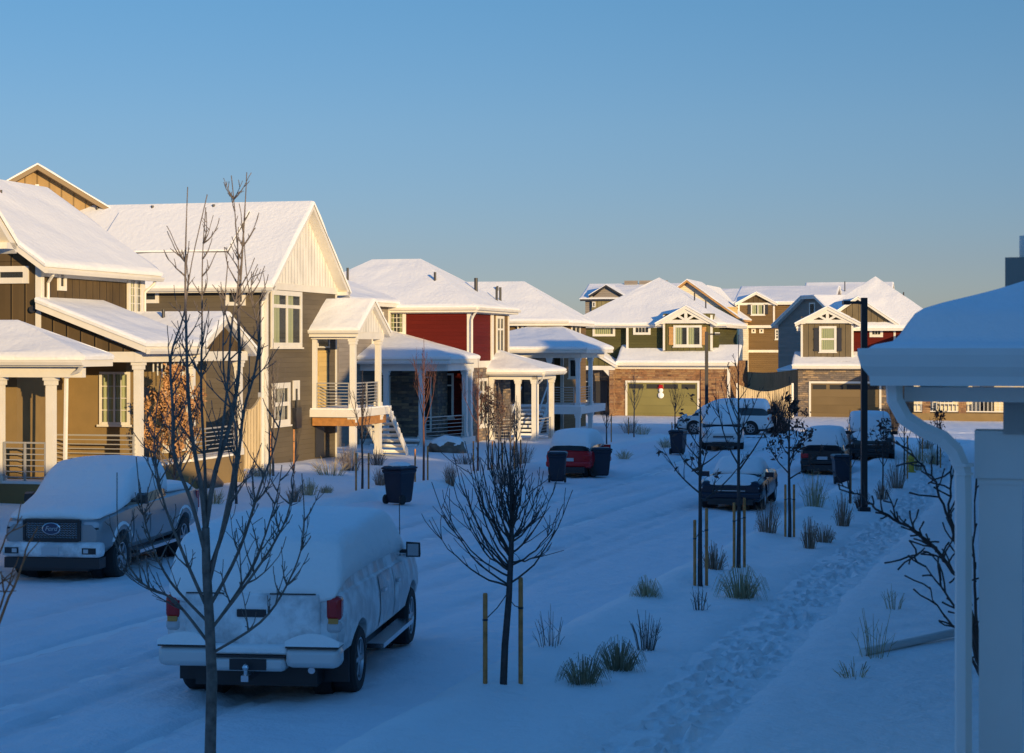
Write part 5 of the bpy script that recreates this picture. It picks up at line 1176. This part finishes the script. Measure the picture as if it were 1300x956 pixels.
def stake(label, px, pyt, pyb, ref_d=None, tie=None, w=.028, group='wooden stakes beside young trees'):
    p = on_ground(px, pyb) if ref_d is None else at(px, pyb, ref_d)
    if ref_d: p.z = gz(p.x, p.y)
    zt = HC + (HY-pyt)/FPX*p.y
    m = MB(); m.tube([p-V((0,0,.3)), V((p.x, p.y, zt-.02)), V((p.x, p.y, zt))], [w,w,w*.8], 8); s = m.build('wooden_stake', M['stake'], None, smooth=50)
    bpy.data.objects[s.name].data.transform(__import__('mathutils').Matrix.Translation(-p)); s.location = p
    tag(s, label, 'stake', group)
    m = MB(); m.lathe([(w*1.12,-.012),(w*1.12,.012)], V((0,0,(zt-p.z)*.72)), V((0,0,1)), 8); m.build('strap', M['dark'], None).parent = s
    if tie is not None:
        m = MB(); q = V(tie)-p; m.tube([V((0,0,(zt-p.z)*.72)), q*.5+V((0,0,(zt-p.z)*.36-.03)), q], .006, 4); m.build('tie_wire', M['dark'], None).parent = s
    return s
def h_at(p, py): return HC + (HY-py)/FPX*p.y - p.z
# tall multi-stemmed tree at the left foreground
p = at(267, 0, 16.0); p.z = gz(p.x, p.y); H = h_at(p, 222)
rng = random.Random(3)
r = thing('bare_tree', 'tall bare multi stemmed young tree in front of the silver pickup', 'tree', p)
m = MB(); b = MB()
def px3(x, y, dd=0): return at(x, y, 16.0+dd)
trunk = [p-V((0,0,.3)), p+V((.0,0,.6)), px3(269,860), px3(266,790), px3(262,720), px3(261,670)]
m.tube(trunk, [.054,.049,.046,.042,.038,.034], 10)
stems = [([(261,672),(275,600),(292,540),(300,470),(303,400),(305,330),(310,262),(314,218)], .032, .1), ([(262,690),(252,620),(245,560),(240,500),(237,430),(236,350),(237,285),(237,236)], .030, -.1),
         ([(264,730),(285,660),(303,590),(310,520),(322,470),(330,420),(318,360),(312,300)], .026, .25), ([(262,710),(243,640),(222,580),(219,520),(222,450),(232,400),(245,330),(262,245)], .024, -.3),
         ([(266,770),(300,700),(330,620),(352,560),(360,500)], .022, .3), ([(267,800),(310,740),(345,690),(370,640),(378,560)], .021, .1), ([(262,770),(230,700),(205,630),(198,560),(204,480)], .021, -.2),
         ([(264,815),(222,760),(180,740),(152,690),(150,600)], .019, .0), ([(268,830),(330,790),(365,740),(383,680),(381,600)], .018, -.2), ([(262,700),(262,600),(258,500),(256,420),(257,330),(262,262)], .022, .15),
         ([(265,745),(290,640),(300,560),(285,480),(284,400),(286,332)], .02, -.25), ([(264,790),(215,740),(192,690),(180,640),(178,580)], .017, .25), ([(268,800),(318,720),(348,640),(360,590)], .017, .35), ([(275,600),(287,500),(296,420),(300,350),(297,270),(294,224)], .017, .05)]
for k, (ps, r0, dd) in enumerate(stems):
    q = [px3(x, y, dd*min(1, i/3)) + V((rng.gauss(0,.012), 0, rng.gauss(0,.01)))*(i > 0) for i, (x, y) in enumerate(ps)]
    fine = []
    for i in range(len(q)-1):
        a, bq, c, d = q[max(i-1,0)], q[i], q[i+1], q[min(i+2,len(q)-1)]
        for s in range(4):
            t = s/4; fine.append(.5*((2*bq)+(c-a)*t+(2*a-5*bq+4*c-d)*t*t+(3*bq-a-3*c+d)*t**3))
    fine.append(q[-1]); n = len(fine)
    b.tube(fine, [max(r0*.78*(1-i/(n-1))**.75, .0045) for i in range(n)], 6)
    for t in range(19 if k < 4 or k > 8 else 18):
        i = rng.randrange(int(n*.2), int(n*.86)); dirn = (fine[i+1]-fine[i]).normalized(); sd = V((rng.gauss(0,1), rng.gauss(0,.8), rng.gauss(0,.3))).normalized()
        L = rng.uniform(.15,.62)*(1.1-.75*i/n); tw = curve(fine[i], dirn*.8+sd*.75, L, .16, rng, 6, .1); b.tube(tw, [max(.008*(1-x/6), .0035) for x in range(7)], 4)
        for u in range(rng.randrange(1,4)):
            j = rng.randrange(1,5); t3 = curve(tw[j], (tw[j+1]-tw[j]).normalized()+V((rng.gauss(0,.7), rng.gauss(0,.7), rng.gauss(.2,.4))), L*rng.uniform(.15,.4), .08, rng, 3, .1); b.tube(t3, [.0042,.004,.0036,.003], 3)
m.build('trunk', M['bark'], r, smooth=180); b.build('branches', M['bark'], r, smooth=180, fix=False)
# central young tree with two stakes
p = on_ground(638, 874); T1 = p
r = thing('bare_tree', 'bare vase shaped young tree between two stakes at the picture centre', 'tree', p)
m = MB(); b = MB(); d = p.y; rng = random.Random(8)
q3 = lambda x, y, dd=0: at(x, y, d+dd)
tr = [p-V((0,0,.2)), q3(641,820), q3(646,760), q3(649,700), q3(650,650), q3(647,600), q3(640,560)]
m.tube(tr, [.046,.042,.038,.032,.024,.014,.006], 9); m.build('trunk', M['bark_dark'], r, smooth=180)
def tri_pt(y): 
    for a, c in zip(tr[1:], tr[2:]):
        za, zc = a.z, c.z; z = HC+(HY-y)/FPX*d
        if za <= z <= zc: return a.lerp(c, (z-za)/(zc-za))
    return tr[2]
ends = [(548,612),(545,660),(575,575),(590,560),(605,568),(617,552),(628,560),(652,566),(668,570),(690,598),(705,612),(727,622),(715,640),(700,690),(600,585),(585,600),(660,585),(676,600),(640,548),(562,640),(612,590),(632,575),(645,585),(685,640),(598,575),(609,580),(622,565),(636,555),(658,575),(664,590),(672,612),(582,640),(570,600),(695,625),(655,556),(628,590)]
for i, (ex, ey) in enumerate(ends):
    wdt = abs(ex-648); y0 = min(748, max(660, 655 + wdt*.95 + rng.uniform(-12,12))); s = tri_pt(y0); e_ = q3(ex, ey, rng.uniform(-.7,.7)); c = s.lerp(e_, .45); c += V(((e_.x-s.x)*.22, 0, -.14*(e_-s).length)); pts = []
    for t in range(11): u = t/10; pts.append(s*(1-u)**2 + c*2*u*(1-u) + e_*u*u + V((rng.gauss(0,.008),0,rng.gauss(0,.006)))*(0 < t < 10))
    b.tube(pts, [max(.0135*(1-t/10)**.75, .0048) for t in range(11)], 5)
    for u in range(6):
        j = rng.randrange(2,9); tw = curve(pts[j], (pts[j+1]-pts[j]).normalized()+V((rng.gauss(0,.5), rng.gauss(0,.6), rng.gauss(.1,.3))), rng.uniform(.15,.5), .1, rng, 4, .1); b.tube(tw, [.005,.0046,.0042,.004,.0036], 4)
b.build('branches', M['bark_dark'], r, smooth=180, fix=False)
stake('wooden stake left of the central young tree', 616, 753, 880, T1.y, tie=tri_pt(750)); stake('wooden stake right of the central young tree', 661, 733, 880, T1.y+.15, tie=tri_pt(760))
# trees along the right verge
SV = 'young trees along the right verge'
specs = [((889,745), 470, 10, 'young tree with few dry leaves nearest on the right verge', 40, (882,660,748), (897,645,748), 640, 'leaf_dark'),
         ((938,722), 425, 11, 'tall bare young tree in front of the dark sports car', 0, (932,638,726), (945,632,726), 600, None),
         ((1002,684), 478, 12, 'young tree full of dark dry leaves right of the sports car', 480, (997,615,688), (1008,615,688), 610, 'leaf_dark')]
for (bx_, by), ty, seed, lb, nl, s1, s2, fy, lf in specs:
    p = on_ground(bx_, by); H = h_at(p, ty); th = h_at(p, fy)
    tree(lb, p, H, th, .048, 13 if nl else 12, 58 if nl else 38, seed, bark='bark_dark', leaves=lf if nl else None, nleaf=nl, leafz=(.35,.95), reach=.55 if nl else .62, group=SV, leafsize=.06, curl=.1 if nl else .16, twr=1.3)
    tp = p+V((0,0,1.0))
    sn = lb.split(' nearest')[0].split(' in front')[0].split(' right of')[0]; stake('wooden stake left of the ' + sn, s1[0], s1[1], s1[2], p.y, tie=tp); stake('wooden stake right of the ' + sn, s2[0], s2[1], s2[2], p.y+.1, tie=tp)
for i, ((bx_, by), ty, lb, st) in enumerate([((1079,640), 520, 'small bare spreading tree beside the tall lamp pole', (1080,585,640)), ((1121,634), 520, 'thin sapling just right of the tall lamp pole', None),
        ((1148,604), 500, 'bare sapling near the yellow hydrant', (1152,553,607)), ((1190,590), 505, 'bare sapling under the near downspout elbow', (1194,548,592)), ((1168,585), 530, 'thin sapling beyond the yellow hydrant', (1171,541,586))]):
    p = on_ground(bx_, by); H = h_at(p, ty); tree(lb, p, H, H*.35, .035, 11, 42, 40+i, bark='bark_dark', group='small trees far along the right verge', twr=1.4, leaves='leaf_dark' if i in (1,3) else None, nleaf=160, leafsize=.06)
    if st: stake('wooden stake beside the ' + lb, *st)
# left gardens
p = at(222, 584, 52.0); p.z = gz(p.x, p.y); H = h_at(p, 452)
tree('small tree still full of sunlit copper leaves by the brown house porch', p, H, .35, .05, 26, 45, 77, bark='bark', leaves='leaf', nleaf=4200, leafz=(.02,1.0), reach=.66, name='copper_leaf_tree', leafsize=.062, twigs=5)
left = [((347,605), 430, 'thin bare sapling before the gray house corner', 'bark', [(343,548,604),(373,545,600)]), ((460,624), 470, 'dark stemmed sapling left of the lone trash bin', 'bark_dark', [(452,575,628),(468,575,626)]),
        ((538,612), 428, 'red twigged upright sapling in front of the shaded porch', 'bark_red', [(527,570,615),(543,566,612)]), ((300,640), 470, 'bare sapling behind the gray pickup bed', 'bark_dark', [(241,606,636)]),
        ((805,555), 468, 'small bare sapling before the green garage door', 'bark', [(798,530,552)]), ((857,556), 478, 'bare spreading sapling left of the far lamp pole', 'bark_dark', [(853,536,556)]), ((770,566), 510, 'bare sapling beside the raised porch', 'bark_dark', [(776,525,562)]),
        ((607,598), 455, 'red twigged sapling before the red house window', 'bark_red', [(601,560,598)])]
for i, ((bx_, by), ty, lb, bk, sts) in enumerate(left):
    p = on_ground(bx_, by); H = h_at(p, ty); tree(lb, p, H, H*.38, .042, 15, 24 if i < 4 else 38, 90+i, bark=bk, reach=.62, group='young trees in the left gardens', twr=1.3)
    for k, s_ in enumerate(sts): stake(('first ' if k == 0 else 'second ') + 'wooden stake beside the ' + lb if len(sts) > 1 else 'wooden stake beside the ' + lb, *s_)
for i, (x, y) in enumerate([(620,598),(633,600),(648,598),(656,596)]):
    p = on_ground(x, y); tree(['leafy sapling before the small pyramid porch','tangled leafy sapling left of the small porch post','bare sapling right at the small porch post','slim sapling between small porch and staircase'][i], p, h_at(p, 478+8*i), 1.0, .04, 16, 28, 130+i, bark='bark', leaves='leaf_dark' if i < 2 else None, nleaf=380, group='trees before the small porch', twr=1.3)
    stake(['stake of the leafy sapling before the small porch','stake of the tangled leafy sapling by the small porch','stake of the bare sapling at the porch post','stake of the slim sapling by the staircase'][i], x+5, y-38, y)
# bare branches reaching in beside the near porch
r = thing('bare_shrub', 'dark knobbly bare shrub reaching out from behind the near downspout', 'shrub', at(1245, 860, 12)); rng = random.Random(21); b = MB()
def br(ps, r0, d0):
    q = [at(x, y, d0+.06*i) for i, (x, y) in enumerate(ps)]; f_ = []
    for i in range(len(q)-1):
        for s in range(5): f_.append(q[i].lerp(q[i+1], s/5) + V((rng.gauss(0,.006),rng.gauss(0,.01),rng.gauss(0,.006))))
    f_.append(q[-1]); n = len(f_); b.tube(f_, [max(r0*(1-.75*i/(n-1)), .004) for i in range(n)], 6)
    for i in range(2, n-1):
        if rng.random() < .75:
            d2 = (f_[i+1]-f_[i]).normalized()+V((rng.gauss(0,.8), rng.gauss(0,.5), rng.gauss(.2,.7))); tw = curve(f_[i], d2, rng.uniform(.03,.2), .05, rng, 3, .25); b.tube(tw, [.006,.0055,.005,.006], 4)
br([(1250,880),(1225,745),(1190,700),(1160,672),(1120,650),(1095,632),(1066,616)], .015, 11.5); br([(1190,700),(1175,685),(1140,660),(1125,622)], .012, 11.6); br([(1250,880),(1228,735),(1205,660),(1186,612),(1160,580),(1153,565)], .013, 11.8)
br([(1232,770),(1220,700),(1203,640),(1210,590),(1196,560)], .013, 12.1); br([(1250,870),(1228,790),(1195,745),(1160,705)], .012, 11.2); br([(1250,880),(1240,780),(1236,690),(1240,600)], .014, 12.3); br([(1225,745),(1200,712),(1170,700),(1150,708)], .009, 11.4); br([(1245,860),(1215,800),(1190,770),(1180,745)], .010, 11.9)
b.build('branches', M['bark_dark'], r, smooth=180, fix=False)
# orange twigs at the left picture edge
r = thing('twig_shrub', 'orange red bare twigs entering at the left picture edge', 'shrub', at(-60, 900, 9)); rng = random.Random(4); b = MB()
M['twig_orange'] = plain('orange_twig', (.42,.14,.05), .7, var=.3, scale=14)
for ps in ([(-60,900),(-10,800),(10,742),(24,706)],[(-60,900),(0,790),(22,730),(38,690),(48,668)],[(-50,900),(-20,770),(2,690),(28,655)],[(-60,880),(-30,760),(-4,745),(22,722)]):
    q = [at(x, y, 9+.05*i) for i, (x, y) in enumerate(ps)]; f_ = []
    for i in range(len(q)-1):
        for s_ in range(4): f_.append(q[i].lerp(q[i+1], s_/4)+V((rng.gauss(0,.004),0,rng.gauss(0,.004))))
    f_.append(q[-1]); n = len(f_); b.tube(f_, [.009*(1-.75*i/(n-1)) for i in range(n)], 5)
    for u in range(3):
        i = rng.randrange(5, n-1); b.tube(curve(f_[i], (f_[i]-f_[i-1]).normalized()+V((rng.gauss(0,.5),0,rng.gauss(.1,.3))), rng.uniform(.05,.14), .1, rng, 3, .1), [.004,.0035,.003,.002], 3)
b.build('branches', M['twig_orange'], r, smooth=180, fix=False)
# shrubs and grass tufts
def shrub(name, label, cat, px, py, hpx, wpx_, n, mat, seed, droop=0., up=.9, group=None, r=.006):
    p = on_ground(px, py); rng = random.Random(seed); H = hpx/FPX*p.y; W = wpx_/FPX*p.y/2; m = MB()
    for i in range(n):
        a = rng.uniform(0, 6.283); t = rng.random()**.6; bp_ = V((math.cos(a)*W*.45*t, math.sin(a)*W*.45*t, -.08)); tip = V((math.cos(a)*W*t, math.sin(a)*W*t, H*rng.uniform(.35,1.08)*(1-.4*t*t)))
        mid = bp_.lerp(tip, .5)+V((0,0,H*.12)); end = tip - V((0,0,droop*H*t*1.2)) + V((math.cos(a),math.sin(a),0))*(droop*W*.6)
        m.tube([bp_, mid, tip, end] if droop else [bp_, mid, tip], [r,r*.9,r*.7,r*.4] if droop else [r,r*.85,r*.5], 3, False)
        if not droop and rng.random() < .6:
            d = V((rng.gauss(0,.5),rng.gauss(0,.5),rng.uniform(.4,1))).normalized(); m.tube([mid, mid+d*H*.28], [r*.7,r*.4], 3, False)
    o = m.build(name, M[mat], None, fix=False); o.location = p; return tag(o, label, cat, group)
GT = 'dark grass tufts on the right verge'; RU = 'russet upright grasses along the right verge'; LS = 'shrubs in the left gardens'
for i, a in enumerate([('spiky dark grass tuft nearest the camera on the right verge', 740,866,38,62,150,'grass_dark'), ('wide grass tuft right of the nearest spiky one', 786,848,40,60,150,'grass_dark'), ('grass tuft alone on the open snow mid verge', 821,763,32,40,120,'grass'), ('large pale grass tuft at the right tree stakes', 940,758,42,62,170,'grass')]):
    shrub('grass_tuft', a[0], 'grass tuft', *a[1:6], a[6], 200+i, droop=.35, group=GT, r=.005)
for i, a in enumerate([('thin twiggy shrub right of the central tree', 700,828,58,56,16), ('upright twig shrub above the wide grass tuft', 820,822,52,44,34), ('small twiggy shrub at the foot of the second stake pair', 888,776,34,34,24), ('sparse low twigs on the snow near the edging pipe', 1110,835,70,70,16), ('low dead stems right of the open footpath', 1085,860,26,60,22), ('pale stalks beside the footpath', 1135,772,36,38,16)]):
    shrub('twig_shrub', a[0], 'shrub', *a[1:6], 'bark' if i < 3 else 'grass', 230+i, group='leafless twig shrubs on the right verge', r=.0055)
for i, a in enumerate([(1028,696,46,22),(1070,668,44,24),(1033,646,44,34),(974,682,60,30),(1094,646,26,20),(1120,634,30,20),(1138,620,40,28),(1163,596,30,34),(1176,570,18,20),(1208,572,16,18),(906,726,46,30),(1046,690,26,26),(1185,588,26,28)]):
    lb = ['stout russet grass in front of the lone open verge','russet grass right of the stout one','bushy russet grass below the buried dark car','tall russet grass in front of the sports car','russet grass at the foot of the tall lamp pole','russet grass around the thin lamp sapling','dense russet grass right of the lamp','russet grass behind the yellow hydrant','far russet grass left of the downspout','far russet grass right of the downspout elbow','russet grass between the first two staked trees','low russet twigs between two upright grasses','russet grass clump right of the hydrant'][i]
    shrub('russet_grass', lb, 'ornamental grass', a[0], a[1], a[2]*(.85+.3*((i*7)%5)/4), a[3]*1.25, 105, ('russet','russet','grass','russet','bark_red')[i%5], 260+i, droop=.10, group=RU, r=.0055)
for i, a in enumerate([(374,641,30,24,'russet'),(392,628,22,30,'grass'),(420,604,26,60,'grass'),(444,598,36,40,'bark'),(483,616,26,24,'russet'),(330,606,22,40,'grass'),(414,626,12,22,'grass'),(572,614,28,22,'russet'),(478,590,24,30,'bark'),(662,590,34,40,'russet'),(360,585,26,30,'bark'),(300,612,24,40,'grass'),(800,548,20,34,'russet'),(815,552,14,28,'grass'),(792,580,10,30,'grass'),(905,545,20,20,'bark'),(845,566,12,26,'grass'),(590,590,18,40,'bark'),(640,612,22,40,'russet'),(270,640,22,40,'grass')]):
    w = ['russet shrub behind the silver pickup roof','pale shrub right of that russet one','wide pale shrub bed before the balcony','dark rounded shrub under the balcony post','russet shrub left of the lone trash bin','pale shrub before the tan fence','tiny tuft alone in the left snow','russet shrub before the boulder','dark shrub at the balcony stair foot','russet shrub left of the red hatchback','dark shrub under the gray house window','pale shrub behind the gray pickup','russet hedge clump before the stone garage','pale low clump right of the russet hedge','tiny tuft beyond the red hatchback','dark shrub before the far lamp pole','low tuft left of the kerb trash bin','dark twiggy shrub before the red wall','russet shrub before the small porch saplings','pale shrub right of the gray pickup bed'][i]
    shrub('garden_shrub', w, 'shrub', a[0],a[1],a[2],a[3], 85, a[4], 300+i, group=LS, r=.006)
for i, (x, y, hp, wd) in enumerate([(985,548,52,60),(1130,548,40,40)]):
    shrub('snowy_bush', ['snow speckled bush before the dipped fence','snow speckled bush before the taupe garage'][i], 'bush', x, y, hp, wd, 300, 'bark_dark', 350+i, r=.012)

# ================================================================ SKY, SUN, CAMERA
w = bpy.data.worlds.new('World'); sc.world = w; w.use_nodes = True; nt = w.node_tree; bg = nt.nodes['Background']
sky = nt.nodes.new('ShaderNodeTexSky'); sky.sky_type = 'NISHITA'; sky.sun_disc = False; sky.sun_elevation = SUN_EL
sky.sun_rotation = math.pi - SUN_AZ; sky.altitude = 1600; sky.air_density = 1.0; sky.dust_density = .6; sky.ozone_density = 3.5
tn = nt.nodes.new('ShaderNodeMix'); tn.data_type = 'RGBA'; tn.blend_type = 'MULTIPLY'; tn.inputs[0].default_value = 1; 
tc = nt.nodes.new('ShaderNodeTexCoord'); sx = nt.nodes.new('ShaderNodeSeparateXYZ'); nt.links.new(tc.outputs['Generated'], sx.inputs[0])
rp = nt.nodes.new('ShaderNodeValToRGB'); nt.links.new(sx.outputs['Z'], rp.inputs[0]); el = rp.color_ramp.elements  # unseen upper sky brightened and blued here, an added fill for the shade
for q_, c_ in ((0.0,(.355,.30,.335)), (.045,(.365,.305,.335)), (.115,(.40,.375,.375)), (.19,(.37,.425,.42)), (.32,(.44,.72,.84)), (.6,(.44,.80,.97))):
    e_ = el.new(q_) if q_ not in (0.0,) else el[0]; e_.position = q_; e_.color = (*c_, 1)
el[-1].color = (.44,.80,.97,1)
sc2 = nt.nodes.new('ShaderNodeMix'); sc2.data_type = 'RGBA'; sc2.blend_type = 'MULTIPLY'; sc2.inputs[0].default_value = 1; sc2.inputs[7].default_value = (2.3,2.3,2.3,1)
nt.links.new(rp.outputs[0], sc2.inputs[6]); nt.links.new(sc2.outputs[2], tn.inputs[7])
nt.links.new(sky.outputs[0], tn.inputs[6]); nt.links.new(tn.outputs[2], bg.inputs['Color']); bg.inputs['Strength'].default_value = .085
sl = bpy.data.lights.new('sun', 'SUN'); sl.energy = 3.8; sl.angle = R(.5); sl.color = (1, .715, .345); so = bpy.data.objects.new('sun', sl); col.objects.link(so)
sd = V((math.sin(SUN_AZ)*math.cos(SUN_EL), -math.cos(SUN_AZ)*math.cos(SUN_EL), math.sin(SUN_EL))); so.rotation_euler = sd.to_track_quat('Z', 'Y').to_euler(); so.location = (30,-40,40)
cam = bpy.data.cameras.new('camera'); co = bpy.data.objects.new('camera', cam); col.objects.link(co); sc.camera = co
co.location = (0,0,HC); co.rotation_euler = (math.pi/2, 0, 0); cam.sensor_width = 36; cam.lens = FPX/1300*36; cam.shift_y = -(478-HY)/1300; cam.clip_end = 4000; cam.clip_start = .1
cam.dof.use_dof = True; cam.dof.focus_distance = 60; cam.dof.aperture_fstop = 9
sc.view_settings.view_transform = 'Standard'; sc.view_settings.look = 'None'; sc.view_settings.exposure = .5; sc.view_settings.gamma = 1; sc.view_settings.use_curve_mapping = False
sc.render.engine = 'CYCLES'; sc.cycles.max_bounces = 6; sc.cycles.transparent_max_bounces = 8
try: sc.cycles.use_denoising = True
except Exception: pass
